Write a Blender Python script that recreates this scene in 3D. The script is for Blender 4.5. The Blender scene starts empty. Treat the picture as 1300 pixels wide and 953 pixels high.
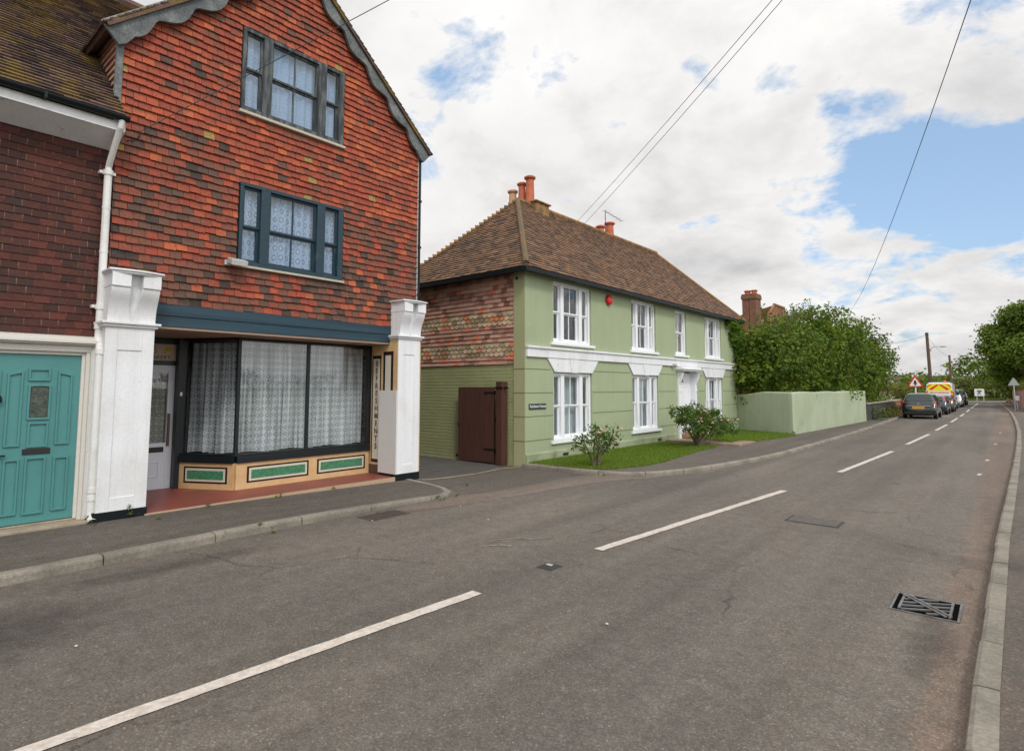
import bpy, bmesh, math, random
import numpy as np
from mathutils import Vector, Matrix
random.seed(7); RNG = np.random.default_rng(7)
R = math.radians
scene = bpy.context.scene
COL = scene.collection

# ------------------------------------------------------------------ materials
MATS = {}
def nodes(name):
    m = bpy.data.materials.new(name); m.use_nodes = True
    nt = m.node_tree; nt.nodes.clear()
    out = nt.nodes.new('ShaderNodeOutputMaterial')
    return m, nt, out
def N(nt, t, **kw):
    n = nt.nodes.new(t)
    for k, v in kw.items(): setattr(n, k, v)
    return n
def c4(c): return (c[0], c[1], c[2], 1.0)
def noise(nt, scale, detail=4, rough=.55, coord=None, scl=None):
    tc = N(nt, 'ShaderNodeTexCoord')
    src = tc.outputs['Object']
    if scl:
        mp = N(nt, 'ShaderNodeMapping'); mp.inputs['Scale'].default_value = scl
        nt.links.new(src, mp.inputs['Vector']); src = mp.outputs['Vector']
    n = N(nt, 'ShaderNodeTexNoise'); n.inputs['Scale'].default_value = scale
    n.inputs['Detail'].default_value = detail; n.inputs['Roughness'].default_value = rough
    nt.links.new(src, n.inputs['Vector']); return n
def ramp(nt, src, stops, interp='LINEAR'):
    r = N(nt, 'ShaderNodeValToRGB'); r.color_ramp.interpolation = interp
    el = r.color_ramp.elements
    while len(el) < len(stops): el.new(1)
    for e, (p, c) in zip(el, stops):
        e.position = p; e.color = c4(c) if not isinstance(c, (int, float)) else (c, c, c, 1)
    nt.links.new(src, r.inputs['Fac']); return r
def mix(nt, a, b, fac, mode='MIX'):
    m = N(nt, 'ShaderNodeMix', data_type='RGBA', blend_type=mode)
    for s, v in ((m.inputs['A'], a), (m.inputs['B'], b), (m.inputs['Factor'], fac)):
        if hasattr(v, 'is_output'): nt.links.new(v, s)
        elif isinstance(v, (int, float)): s.default_value = v if s.type == 'VALUE' else (v, v, v, 1)
        else: s.default_value = c4(v)
    return m.outputs['Result']
def mat(name, c=(.5, .5, .5), c2=None, ns=3, thr=(.4, .65), rough=.8, bump=0, bs=40, metal=0, stops=None,
        moss=None, mossns=2, mossthr=(.5, .65), spec=.4, scl=None, fine=.12, coat=0, c3=None, thr3=(.6, .63), ns3=20, bdist=.01, streak=0):
    if name in MATS: return MATS[name]
    m, nt, out = nodes(name)
    b = N(nt, 'ShaderNodeBsdfPrincipled'); nt.links.new(b.outputs[0], out.inputs[0])
    b.inputs['Roughness'].default_value = rough; b.inputs['Metallic'].default_value = metal
    b.inputs['Specular IOR Level'].default_value = spec; b.inputs['Coat Weight'].default_value = coat
    if stops:
        at = N(nt, 'ShaderNodeAttribute'); at.attribute_name = 'rnd'
        cur = ramp(nt, at.outputs['Fac'], stops).outputs[0]
    else:
        rg = N(nt, 'ShaderNodeRGB'); rg.outputs[0].default_value = c4(c); cur = rg.outputs[0]
    if c2 is not None:
        f = ramp(nt, noise(nt, ns, 6, scl=scl).outputs['Fac'], [(thr[0], 0), (thr[1], 1)])
        cur = mix(nt, cur, c2, f.outputs[0])
    if moss is not None:
        f = ramp(nt, noise(nt, mossns, 8, .65).outputs['Fac'], [(mossthr[0], 0), (mossthr[1], 1)])
        cur = mix(nt, cur, moss, f.outputs[0])
    if c3 is not None:
        f = ramp(nt, noise(nt, ns3, 6, .7).outputs['Fac'], [(thr3[0], 0), (thr3[1], 1)])
        cur = mix(nt, cur, c3, f.outputs[0])
    if streak:
        f = ramp(nt, noise(nt, 2.2, 7, .7, scl=(3, 3, .22)).outputs['Fac'], [(.30, 1 - streak), (.55, 1), (.75, 1 + streak * .6)])
        cur = mix(nt, cur, f.outputs[0], 1.0, 'MULTIPLY')
    if fine:
        f = ramp(nt, noise(nt, 35, 5, .7, scl=scl).outputs['Fac'], [(.3, 1 - fine * 1.5), (.7, 1 + fine)])
        cur = mix(nt, cur, f.outputs[0], 1.0, 'MULTIPLY')
    nt.links.new(cur, b.inputs['Base Color'])
    if bump:
        bp = N(nt, 'ShaderNodeBump'); bp.inputs['Strength'].default_value = bump; bp.inputs['Distance'].default_value = bdist
        nt.links.new(noise(nt, bs, 5, .65, scl=scl).outputs['Fac'], bp.inputs['Height']); nt.links.new(bp.outputs[0], b.inputs['Normal'])
    MATS[name] = m; return m

def asphalt(name, c, c2, stain=False, ns=.5):
    m, nt, out = nodes(name)
    b = N(nt, 'ShaderNodeBsdfPrincipled'); nt.links.new(b.outputs[0], out.inputs[0])
    b.inputs['Roughness'].default_value = .85; b.inputs['Specular IOR Level'].default_value = .3
    rg = N(nt, 'ShaderNodeRGB'); rg.outputs[0].default_value = c4(c)
    f = ramp(nt, noise(nt, ns, 6, .6, scl=(1, .35, 1)).outputs['Fac'], [(.35, 0), (.65, 1)])
    cur = mix(nt, rg.outputs[0], c2, f.outputs[0])
    tc = N(nt, 'ShaderNodeTexCoord')
    v = N(nt, 'ShaderNodeTexVoronoi'); v.inputs['Scale'].default_value = 110
    nt.links.new(tc.outputs['Object'], v.inputs['Vector'])
    sep = N(nt, 'ShaderNodeSeparateColor'); nt.links.new(v.outputs['Color'], sep.inputs[0])
    r1 = ramp(nt, sep.outputs[0], [(0, .6), (.45, .88), (.85, 1.15), (.97, 1.5), (1, 2.1)])
    cur = mix(nt, cur, r1.outputs[0], .75, 'MULTIPLY')
    r2 = ramp(nt, sep.outputs[1], [(0, (1.12, .97, .88)), (1, (.92, 1.0, 1.06))])
    cur = mix(nt, cur, r2.outputs[0], .8, 'MULTIPLY')
    r3 = ramp(nt, noise(nt, 7, 7, .75).outputs['Fac'], [(.3, .78), (.7, 1.16)])
    cur = mix(nt, cur, r3.outputs[0], 1.0, 'MULTIPLY')
    n4 = noise(nt, 2.2, 8, .8)
    r4 = ramp(nt, n4.outputs['Fac'], [(.60, 1), (.70, .72)])
    cur = mix(nt, cur, r4.outputs[0], .7, 'MULTIPLY')
    # tyre-polished bands along the street and fine meandering cracks
    r5 = ramp(nt, noise(nt, 1.0, 4, .6, scl=(1.6, .05, 1)).outputs['Fac'], [(.35, .84), (.65, 1.13)])
    cur = mix(nt, cur, r5.outputs[0], 1.0, 'MULTIPLY')
    wv = noise(nt, 1.4, 6, .7); vm = N(nt, 'ShaderNodeVectorMath', operation='MULTIPLY_ADD'); nt.links.new(wv.outputs['Color'], vm.inputs[0]); vm.inputs[1].default_value = (.5, .5, 0); nt.links.new(tc.outputs['Object'], vm.inputs[2])
    vc = N(nt, 'ShaderNodeTexVoronoi', feature='DISTANCE_TO_EDGE'); vc.inputs['Scale'].default_value = .42; nt.links.new(vm.outputs[0], vc.inputs['Vector'])
    ck = ramp(nt, vc.outputs['Distance'], [(0, .5), (.003, .62), (.006, 1)])
    cmk = ramp(nt, noise(nt, .55, 4, .6).outputs['Fac'], [(.50, 0), (.60, 1)])
    cur = mix(nt, cur, mix(nt, (1, 1, 1), ck.outputs[0], cmk.outputs[0]), 1.0, 'MULTIPLY')
    # worn pale specks of stone
    v2 = N(nt, 'ShaderNodeTexVoronoi'); v2.inputs['Scale'].default_value = 14; v2.inputs['Randomness'].default_value = 1
    nt.links.new(tc.outputs['Object'], v2.inputs['Vector'])
    s2 = N(nt, 'ShaderNodeSeparateColor'); nt.links.new(v2.outputs['Color'], s2.inputs[0])
    lt = N(nt, 'ShaderNodeMath', operation='LESS_THAN'); nt.links.new(v2.outputs['Distance'], lt.inputs[0]); lt.inputs[1].default_value = .075
    gt = N(nt, 'ShaderNodeMath', operation='GREATER_THAN'); nt.links.new(s2.outputs[2], gt.inputs[0]); gt.inputs[1].default_value = .90
    mu = N(nt, 'ShaderNodeMath', operation='MULTIPLY'); nt.links.new(lt.outputs[0], mu.inputs[0]); nt.links.new(gt.outputs[0], mu.inputs[1])
    cur = mix(nt, cur, (.30, .26, .21), mu.outputs[0])
    if stain:   # older, redder surfacing along the right-hand kerb, broken edge
        sx0 = N(nt, 'ShaderNodeSeparateXYZ'); nt.links.new(tc.outputs['Object'], sx0.inputs[0])
        ea = N(nt, 'ShaderNodeMath', operation='MULTIPLY_ADD'); nt.links.new(noise(nt, 1.1, 8, .72).outputs['Fac'], ea.inputs[0]); ea.inputs[1].default_value = .42; nt.links.new(sx0.outputs[0], ea.inputs[2])
        er = ramp(nt, ea.outputs[0], [(0, 0), (1, 1)])
        mr = N(nt, 'ShaderNodeMapRange'); mr.interpolation_type = 'SMOOTHSTEP'; nt.links.new(ea.outputs[0], mr.inputs['Value']); mr.inputs['From Min'].default_value = -.26; mr.inputs['From Max'].default_value = -.16
        cur = mix(nt, cur, mix(nt, cur, (1.20, 1.06, 1.0), 1.0, 'MULTIPLY'), mr.outputs['Result'])
    if stain:   # a damp, oily patch with its own outline by the kerb
        sx = N(nt, 'ShaderNodeSeparateXYZ'); nt.links.new(tc.outputs['Object'], sx.inputs[0])
        def el(cx, cy, rx, ry):
            a = N(nt, 'ShaderNodeMath', operation='SUBTRACT'); nt.links.new(sx.outputs[0], a.inputs[0]); a.inputs[1].default_value = cx
            a2 = N(nt, 'ShaderNodeMath', operation='DIVIDE'); nt.links.new(a.outputs[0], a2.inputs[0]); a2.inputs[1].default_value = rx
            a3 = N(nt, 'ShaderNodeMath', operation='POWER'); nt.links.new(a2.outputs[0], a3.inputs[0]); a3.inputs[1].default_value = 2
            q = N(nt, 'ShaderNodeMath', operation='SUBTRACT'); nt.links.new(sx.outputs[1], q.inputs[0]); q.inputs[1].default_value = cy
            q2 = N(nt, 'ShaderNodeMath', operation='DIVIDE'); nt.links.new(q.outputs[0], q2.inputs[0]); q2.inputs[1].default_value = ry
            q3 = N(nt, 'ShaderNodeMath', operation='POWER'); nt.links.new(q2.outputs[0], q3.inputs[0]); q3.inputs[1].default_value = 2
            s = N(nt, 'ShaderNodeMath', operation='ADD'); nt.links.new(a3.outputs[0], s.inputs[0]); nt.links.new(q3.outputs[0], s.inputs[1])
            nz = noise(nt, 3.5, 6, .7)
            s3 = N(nt, 'ShaderNodeMath', operation='MULTIPLY_ADD'); nt.links.new(nz.outputs['Fac'], s3.inputs[0]); s3.inputs[1].default_value = 2.2; nt.links.new(s.outputs[0], s3.inputs[2])
            return ramp(nt, s3.outputs[0], [(0, .52), (.0, .52), (1.0, 1.0)]), s3
        for e in ((-5.95, 2.1, .16, .9), (-5.3, .6, .5, .7), (-.45, 4.7, .12, .5)):
            rr, s3 = el(*e)
            sub = N(nt, 'ShaderNodeMath', operation='MULTIPLY_ADD'); nt.links.new(s3.outputs[0], sub.inputs[0]); sub.inputs[1].default_value = .45; sub.inputs[2].default_value = -.35
            nt.links.new(sub.outputs[0], rr.inputs['Fac'])
            cur = mix(nt, cur, rr.outputs[0], 1.0, 'MULTIPLY')
    nt.links.new(cur, b.inputs['Base Color'])
    bp = N(nt, 'ShaderNodeBump'); bp.inputs['Strength'].default_value = .55; bp.inputs['Distance'].default_value = .006
    nt.links.new(v.outputs['Distance'], bp.inputs['Height']); bp.invert = True
    bp2 = N(nt, 'ShaderNodeBump'); bp2.inputs['Strength'].default_value = .5; bp2.inputs['Distance'].default_value = .02
    nt.links.new(noise(nt, 5, 8, .75).outputs['Fac'], bp2.inputs['Height']); nt.links.new(bp.outputs[0], bp2.inputs['Normal'])
    nt.links.new(bp2.outputs[0], b.inputs['Normal'])
    return m

def glass_mat(name, tint=(.93, .96, .97), k=1.9, wav=.0):
    m, nt, out = nodes(name)
    t = N(nt, 'ShaderNodeBsdfTransparent'); t.inputs[0].default_value = c4(tint)
    g = N(nt, 'ShaderNodeBsdfGlossy'); g.inputs['Roughness'].default_value = .015
    lw = N(nt, 'ShaderNodeLayerWeight'); lw.inputs['Blend'].default_value = .5
    pw = N(nt, 'ShaderNodeMath', operation='POWER'); nt.links.new(lw.outputs['Facing'], pw.inputs[0]); pw.inputs[1].default_value = 4.0
    fr = N(nt, 'ShaderNodeMath', operation='MULTIPLY_ADD'); nt.links.new(pw.outputs[0], fr.inputs[0]); fr.inputs[1].default_value = .9; fr.inputs[2].default_value = .045
    if wav:
        bp = N(nt, 'ShaderNodeBump'); bp.inputs['Strength'].default_value = wav; bp.inputs['Distance'].default_value = .02
        nt.links.new(noise(nt, 2.5, 2).outputs['Fac'], bp.inputs['Height']); nt.links.new(bp.outputs[0], g.inputs['Normal'])
    mu = N(nt, 'ShaderNodeMath', operation='MULTIPLY', use_clamp=True); nt.links.new(fr.outputs[0], mu.inputs[0]); mu.inputs[1].default_value = k
    mx = N(nt, 'ShaderNodeMixShader'); nt.links.new(mu.outputs[0], mx.inputs[0]); nt.links.new(t.outputs[0], mx.inputs[1]); nt.links.new(g.outputs[0], mx.inputs[2])
    nt.links.new(mx.outputs[0], out.inputs[0]); return m

def lace_mat(name, c, cell=(.12, .16), base=.75, low=.35, rings=True, tr=.35, diamond=False):
    """net curtain: woven pattern, holes of the net show as transparency"""
    m, nt, out = nodes(name)
    tc = N(nt, 'ShaderNodeTexCoord')
    mp = N(nt, 'ShaderNodeMapping'); mp.inputs['Scale'].default_value = (0, 1 / cell[0], 1 / cell[1])
    nt.links.new(tc.outputs['Object'], mp.inputs['Vector'])
    v = N(nt, 'ShaderNodeTexVoronoi'); v.inputs['Scale'].default_value = 1; v.inputs['Randomness'].default_value = 0.0 if diamond else .18
    if diamond: v.distance = 'MANHATTAN'; mp.inputs['Rotation'].default_value = (0, 0, 0)
    nt.links.new(mp.outputs[0], v.inputs['Vector'])
    if rings:
        r = ramp(nt, v.outputs['Distance'], [(0, base), (.16, base), (.22, low), (.32, low), (.38, base), (.6, base * .8), (1, base)])
    else:
        r = ramp(nt, v.outputs['Distance'], [(0, base), (.12, base * .85), (.30, low), (.42, low * 1.1), (.55, base), (.8, base), (1, low * 1.2)])
    nz = ramp(nt, noise(nt, 30, 4, .7).outputs['Fac'], [(.3, .8), (.7, 1.15)])
    fac = mix(nt, r.outputs[0], nz.outputs[0], 1.0, 'MULTIPLY')
    if diamond:   # gathered cloth is denser on the folds
        fd = ramp(nt, noise(nt, 1.0, 5, .7, scl=(9, 13, .35)).outputs['Fac'], [(.34, .42), (.48, .82), (.64, 1.15)])
        fac = mix(nt, fac, fd.outputs[0], 1.0, 'MULTIPLY')
    d = N(nt, 'ShaderNodeBsdfDiffuse'); d.inputs[0].default_value = c4(c)
    t = N(nt, 'ShaderNodeBsdfTranslucent'); t.inputs[0].default_value = c4(c)
    m1 = N(nt, 'ShaderNodeMixShader'); m1.inputs[0].default_value = tr; nt.links.new(d.outputs[0], m1.inputs[1]); nt.links.new(t.outputs[0], m1.inputs[2])
    tp = N(nt, 'ShaderNodeBsdfTransparent')
    m2 = N(nt, 'ShaderNodeMixShader'); nt.links.new(fac, m2.inputs[0]); nt.links.new(tp.outputs[0], m2.inputs[1]); nt.links.new(m1.outputs[0], m2.inputs[2])
    nt.links.new(m2.outputs[0], out.inputs[0]); return m

def leaf_mat(name, stops, tr=.35, rough=.5):
    m, nt, out = nodes(name)
    at = N(nt, 'ShaderNodeAttribute'); at.attribute_name = 'rnd'
    cr = ramp(nt, at.outputs['Fac'], stops)
    b = N(nt, 'ShaderNodeBsdfPrincipled'); b.inputs['Roughness'].default_value = rough + .1; b.inputs['Specular IOR Level'].default_value = .22
    nt.links.new(cr.outputs[0], b.inputs['Base Color'])
    t = N(nt, 'ShaderNodeBsdfTranslucent')
    hs = mix(nt, cr.outputs[0], (1.5, 1.5, .5), 1.0, 'MULTIPLY'); nt.links.new(hs, t.inputs[0])
    mx = N(nt, 'ShaderNodeMixShader'); mx.inputs[0].default_value = tr
    nt.links.new(b.outputs[0], mx.inputs[1]); nt.links.new(t.outputs[0], mx.inputs[2]); nt.links.new(mx.outputs[0], out.inputs[0])
    MATS[name] = m; return m

# ------------------------------------------------------------------ object helpers
def tag(o, label=None, cat=None, group=None, kind=None):
    if label: o['label'] = label
    if cat: o['category'] = cat
    if group: o['group'] = group
    if kind: o['kind'] = kind
    return o
def thing(name, loc, label, cat, group=None, rz=0):
    o = bpy.data.objects.new(name, None); COL.objects.link(o); o.location = loc; o.empty_display_size = .2
    o.rotation_euler = (0, 0, rz); o['_x'] = 0; del o['_x']
    return tag(o, label, cat, group)
def root_loc(p):
    l = Vector((0, 0, 0))
    while p is not None: l = l + p.location; p = p.parent
    return l
def link_mesh(name, V, F, m, parent=None, rnd=None, smooth=False, local=False, mi=None):
    me = bpy.data.meshes.new(name)
    V = np.asarray(V, dtype=float).reshape(-1, 3)
    if parent is not None and not local:
        l = root_loc(parent); V = V - np.array([l.x, l.y, l.z])
    me.from_pydata(V.tolist(), [], F)
    mm = m if isinstance(m, (list, tuple)) else [m]
    for q in mm: me.materials.append(q)
    if mi is not None: me.polygons.foreach_set('material_index', mi)
    if rnd is not None:
        a = me.attributes.new('rnd', 'FLOAT', 'POINT'); a.data.foreach_set('value', np.asarray(rnd, dtype=np.float32))
    if smooth: me.polygons.foreach_set('use_smooth', [True] * len(me.polygons))
    me.update()
    o = bpy.data.objects.new(name, me); COL.objects.link(o)
    if parent is not None: o.parent = parent
    return o
class MB:
    def __init__(s): s.V = []; s.F = []; s.rn = []
    def add(s, V, F, r=None):
        n = len(s.V); s.V.extend([tuple(v) for v in V]); s.F.extend([tuple(i + n for i in f) for f in F])
        r = random.random() if r is None else r
        s.rn.extend([r] * len(V)); return s
    def box(s, x0, x1, y0, y1, z0, z1, r=None):
        V = [(x0, y0, z0), (x1, y0, z0), (x1, y1, z0), (x0, y1, z0), (x0, y0, z1), (x1, y0, z1), (x1, y1, z1), (x0, y1, z1)]
        return s.add(V, [(0, 3, 2, 1), (4, 5, 6, 7), (0, 1, 5, 4), (1, 2, 6, 5), (2, 3, 7, 6), (3, 0, 4, 7)], r)
    def hexa(s, P, r=None):
        return s.add(P, [(0, 3, 2, 1), (4, 5, 6, 7), (0, 1, 5, 4), (1, 2, 6, 5), (2, 3, 7, 6), (3, 0, 4, 7)], r)
    def bar(s, p, q, w, h=None, up=(0, 0, 1), r=None):
        h = h or w; p = Vector(p); q = Vector(q); d = (q - p).normalized(); u = Vector(up)
        if abs(d.dot(u)) > .99: u = Vector((1, 0, 0))
        a = d.cross(u).normalized() * (w / 2); b = a.cross(d).normalized() * (h / 2)
        P = [p - a - b, p + a - b, p + a + b, p - a + b, q - a - b, q + a - b, q + a + b, q - a + b]
        return s.add(P, [(0, 3, 2, 1), (4, 5, 6, 7), (0, 1, 5, 4), (1, 2, 6, 5), (2, 3, 7, 6), (3, 0, 4, 7)], r)
    def tube(s, pts, rad, n=10, cap=True, r=None):
        pts = [Vector(p) for p in pts]; k = len(pts)
        rad = rad if isinstance(rad, (list, tuple)) else [rad] * k
        V = []; F = []
        prev = None
        for i, p in enumerate(pts):
            d = (pts[min(i + 1, k - 1)] - pts[max(i - 1, 0)]).normalized()
            if prev is None:
                u = Vector((0, 0, 1)) if abs(d.z) < .9 else Vector((1, 0, 0))
                a = d.cross(u).normalized()
            else:
                a = (prev - d * prev.dot(d)).normalized()
            prev = a; b = d.cross(a)
            for j in range(n):
                t = 2 * math.pi * j / n
                V.append(p + (a * math.cos(t) + b * math.sin(t)) * rad[i])
        for i in range(k - 1):
            for j in range(n):
                F.append((i * n + j, i * n + (j + 1) % n, (i + 1) * n + (j + 1) % n, (i + 1) * n + j))
        if cap: F.append(tuple(range(n - 1, -1, -1))); F.append(tuple((k - 1) * n + j for j in range(n)))
        return s.add(V, F, r)
    def prism(s, poly, axis, a0, a1, r=None):
        """polygon in the plane perpendicular to axis, extruded from a0 to a1"""
        n = len(poly)
        def P(q, a):
            return {'x': (a, q[0], q[1]), 'y': (q[0], a, q[1]), 'z': (q[0], q[1], a)}[axis]
        V = [P(q, a0) for q in poly] + [P(q, a1) for q in poly]
        F = [tuple(range(n - 1, -1, -1)), tuple(range(n, 2 * n))] + [(i, (i + 1) % n, n + (i + 1) % n, n + i) for i in range(n)]
        return s.add(V, F, r)
    def sphere(s, c, rx, ry=None, rz=None, n=10, m=6, r=None):
        ry = ry or rx; rz = rz or rx; V = []; F = []
        for i in range(1, m):
            t = math.pi * i / m
            for j in range(n):
                p = 2 * math.pi * j / n
                V.append((c[0] + rx * math.sin(t) * math.cos(p), c[1] + ry * math.sin(t) * math.sin(p), c[2] + rz * math.cos(t)))
        V.append((c[0], c[1], c[2] + rz)); V.append((c[0], c[1], c[2] - rz)); T = len(V) - 2; B = T + 1
        for i in range(m - 2):
            for j in range(n): F.append((i * n + j, (i + 1) * n + j, (i + 1) * n + (j + 1) % n, i * n + (j + 1) % n))
        for j in range(n): F.append((T, j, (j + 1) % n)); F.append((B, (m - 2) * n + (j + 1) % n, (m - 2) * n + j))
        return s.add(V, F, r)
    def build(s, name, m, parent=None, bevel=0, smooth=False, label=None, seg=2, local=False):
        o = link_mesh(name, s.V, s.F, m, parent, s.rn, smooth, local)
        bm = bmesh.new(); bm.from_mesh(o.data); bmesh.ops.recalc_face_normals(bm, faces=bm.faces); bm.to_mesh(o.data); bm.free()
        if bevel:
            b = o.modifiers.new('bevel', 'BEVEL'); b.width = bevel; b.segments = seg; b.limit_method = 'ANGLE'; b.angle_limit = R(40)
        if label: o['label'] = label
        return o
def struct(o): o['kind'] = 'structure'; return o

def text_mesh(name, body, size, O, U, Vv, m, parent, depth=.004, align='CENTER', font_scale=(1, 1), bold=0.0):
    cu = bpy.data.curves.new(name + '_c', 'FONT'); cu.body = body; cu.size = size; cu.extrude = depth / 2; cu.align_x = align; cu.align_y = 'CENTER'
    cu.offset = bold; cu.space_line = .9
    to = bpy.data.objects.new('tmp', cu); COL.objects.link(to)
    dg = bpy.context.evaluated_depsgraph_get(); me = bpy.data.meshes.new_from_object(to.evaluated_get(dg))
    U = Vector(U).normalized(); Vv = Vector(Vv).normalized(); W = U.cross(Vv); O = Vector(O)
    l = root_loc(parent) if parent else Vector((0, 0, 0))
    for v in me.vertices: v.co = O + U * (v.co.x * font_scale[0]) + Vv * (v.co.y * font_scale[1]) + W * v.co.z - l
    me.materials.clear(); me.materials.append(m)
    COL.objects.unlink(to); bpy.data.objects.remove(to)
    o = bpy.data.objects.new(name, me); COL.objects.link(o); o.parent = parent
    return o

def cut(a, b, holes):
    """subtract intervals"""
    segs = [(a, b)]
    for h0, h1 in holes:
        ns = []
        for s0, s1 in segs:
            if h1 <= s0 or h0 >= s1: ns.append((s0, s1)); continue
            if h0 > s0: ns.append((s0, h0))
            if h1 < s1: ns.append((h1, s1))
        segs = ns
    return [s for s in segs if s[1] - s[0] > .012]

def tiling(mb, O, U, Vd, Nn, ext, v0, v1, w, h, thick=.014, tilt=.012, holes=(), rfun=None, kind=None, gap=.003, stag=.5, lap=.0, jit=.0015):
    """courses of separate tiles (or bricks) laid on a plane; O origin, U along the course, Vd up, Nn outward"""
    O = Vector(O); U = Vector(U).normalized(); Vd = Vector(Vd).normalized(); Nn = Vector(Nn).normalized()
    nrow = int(math.ceil((v1 - v0) / h))
    for i in range(nrow):
        a = v0 + i * h; b = min(a + h, v1)
        e0, e1 = ext((a + b) / 2)
        if e1 - e0 < .02: continue
        hs = [(q[0], q[1]) for q in holes if q[2] < b - .3 * h and q[3] > a + .3 * h]
        for s0, s1 in cut(e0, e1, hs):
            off = (i % 2) * w * stag + random.uniform(-.01, .01)
            k = math.floor((s0 - off) / w)
            u = off + k * w
            while u < s1:
                p, q = max(u, s0) + gap / 2, min(u + w, s1) - gap / 2
                u += w
                if q - p < .01: continue
                r = rfun(a, (p + q) / 2) if rfun else random.random()
                j = random.uniform(-jit, jit); dz = random.uniform(-jit, jit) * 2.4
                tb = thick + tilt + j; tt = thick * .4 + j * .4
                kd = kind(i, nrow) if kind else 'p'
                ta = a + dz - lap
                if kd == 's':
                    mid = (p + q) / 2; hw = (q - p) / 2; R_ = h * .62
                    prof = [(p, ta + R_)] + [(mid - hw * math.cos(t), ta + R_ - R_ * math.sin(t)) for t in (R(35), R(62), R(90), R(118), R(145))] + [(q, ta + R_)]
                else:
                    prof = [(p, ta), (q, ta)]
                bot = len(prof)
                front = prof + [(q, b), (p, b)]
                V = []
                for (x, y) in front:
                    fr = (y - ta) / max(b - ta, 1e-4)
                    V.append(O + U * x + Vd * y + Nn * (tb + (tt - tb) * fr))
                for (x, y) in front: V.append(O + U * x + Vd * y)
                n = len(front)
                F = [tuple(range(n))] + [(t, n + t, n + (t + 1) % n, (t + 1) % n) for t in range(n)]
                mb.add(V, F, r)

def backing(mb, O, U, Vd, Nn, ext, v0, v1, step, depth, holes=()):
    cuts = {v0, v1}
    for q in holes: cuts.add(max(v0, q[2])); cuts.add(min(v1, q[3]))
    v = v0
    while v < v1: cuts.add(v); v += step
    cs = sorted(cuts); O = Vector(O); U = Vector(U); Vd = Vector(Vd); Nn = Vector(Nn)
    for a, b in zip(cs[:-1], cs[1:]):
        if b - a < 1e-5: continue
        hs = [(q[0], q[1]) for q in holes if q[2] < b - 1e-4 and q[3] > a + 1e-4]
        ea = ext(a); eb = ext(b)
        for s0, s1 in cut(min(ea[0], eb[0]) if False else ea[0], ea[1], hs):
            t0 = eb[0] if abs(s0 - ea[0]) < 1e-6 else s0
            t1 = eb[1] if abs(s1 - ea[1]) < 1e-6 else s1
            P = [O + U * s0 + Vd * a - Nn * depth, O + U * s1 + Vd * a - Nn * depth, O + U * s1 + Vd * a, O + U * s0 + Vd * a,
                 O + U * t0 + Vd * b - Nn * depth, O + U * t1 + Vd * b - Nn * depth, O + U * t1 + Vd * b, O + U * t0 + Vd * b]
            mb.hexa(P)

def foliage(name, m, clumps, n, size, parent=None, label=None, cat=None, spread=.5, flat=.5, up=.35, group=None, aspect=.6, zmin=None):
    """clumps: (cx,cy,cz,rx,ry,rz,weight); leaves gather round random twig ends near the crown's shell"""
    W = np.array([c[6] if len(c) > 6 else c[3] * c[4] for c in clumps], float); W /= W.sum()
    Vs = []; rs = []
    for c, wgt in zip(clumps, W):
        k = max(1, int(n * wgt)); tw = max(3, int(k / 26))
        d = RNG.normal(size=(tw, 3)); d /= np.linalg.norm(d, axis=1)[:, None]
        rad = RNG.uniform(.35, 1.0, tw) ** .45 * RNG.uniform(.86, 1.10, tw)
        cen = d * rad[:, None] * np.array(c[3:6]) + np.array(c[:3])
        shade = RNG.uniform(0, 1, tw)
        idx = RNG.integers(0, tw, k)
        sp = size * spread * 5.0
        P = cen[idx] + RNG.normal(size=(k, 3)) * sp * np.array([1, 1, .7])
        nd = d[idx] * .6 + RNG.normal(size=(k, 3)) * flat + np.array([0, 0, up]); nd /= np.linalg.norm(nd, axis=1)[:, None]
        t = np.cross(nd, RNG.normal(size=(k, 3))); t /= np.linalg.norm(t, axis=1)[:, None]
        b = np.cross(nd, t); s = size * RNG.uniform(.6, 1.3, k)[:, None]
        V = np.stack([P - t * s, P - b * s * aspect + nd * s * .12, P + t * s, P + b * s * aspect + nd * s * .12], 1)
        if zmin is not None:
            keep = P[:, 2] > zmin; V = V[keep]; idx = idx[keep]
        Vs.append(V.reshape(-1, 3)); rs.append(np.repeat(np.clip(shade[idx] * .65 + RNG.uniform(0, .35, len(idx)), 0, 1), 4))
    V = np.concatenate(Vs); r = np.concatenate(rs); q = len(V) // 4
    F = np.arange(q * 4).reshape(q, 4).tolist()
    o = link_mesh(name, V, F, m, parent, r)
    if label: tag(o, label, cat, group)
    return o

# ------------------------------------------------------------------ world / light / camera
H = 1.65
cam = bpy.data.cameras.new('camera'); co = bpy.data.objects.new('camera', cam); COL.objects.link(co)
cam.sensor_width = 36; cam.lens = 730 / 1300 * 36; cam.shift_y = -44.5 / 1300; cam.clip_end = 3000; cam.clip_start = .05
co.location = (0, 0, H); co.rotation_euler = (R(90 + 4.6987), 0, R(40.4737))
scene.camera = co

SUN = Vector((.80, -.42, .92)).normalized()
el = math.asin(SUN.z); az = math.atan2(SUN.x, SUN.y)
sl = bpy.data.lights.new('sun', 'SUN'); so = bpy.data.objects.new('sun', sl); COL.objects.link(so)
sl.energy = 1.5; sl.angle = R(11); sl.color = (1, .955, .89)
so.rotation_euler = SUN.to_track_quat('Z', 'Y').to_euler()

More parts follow.
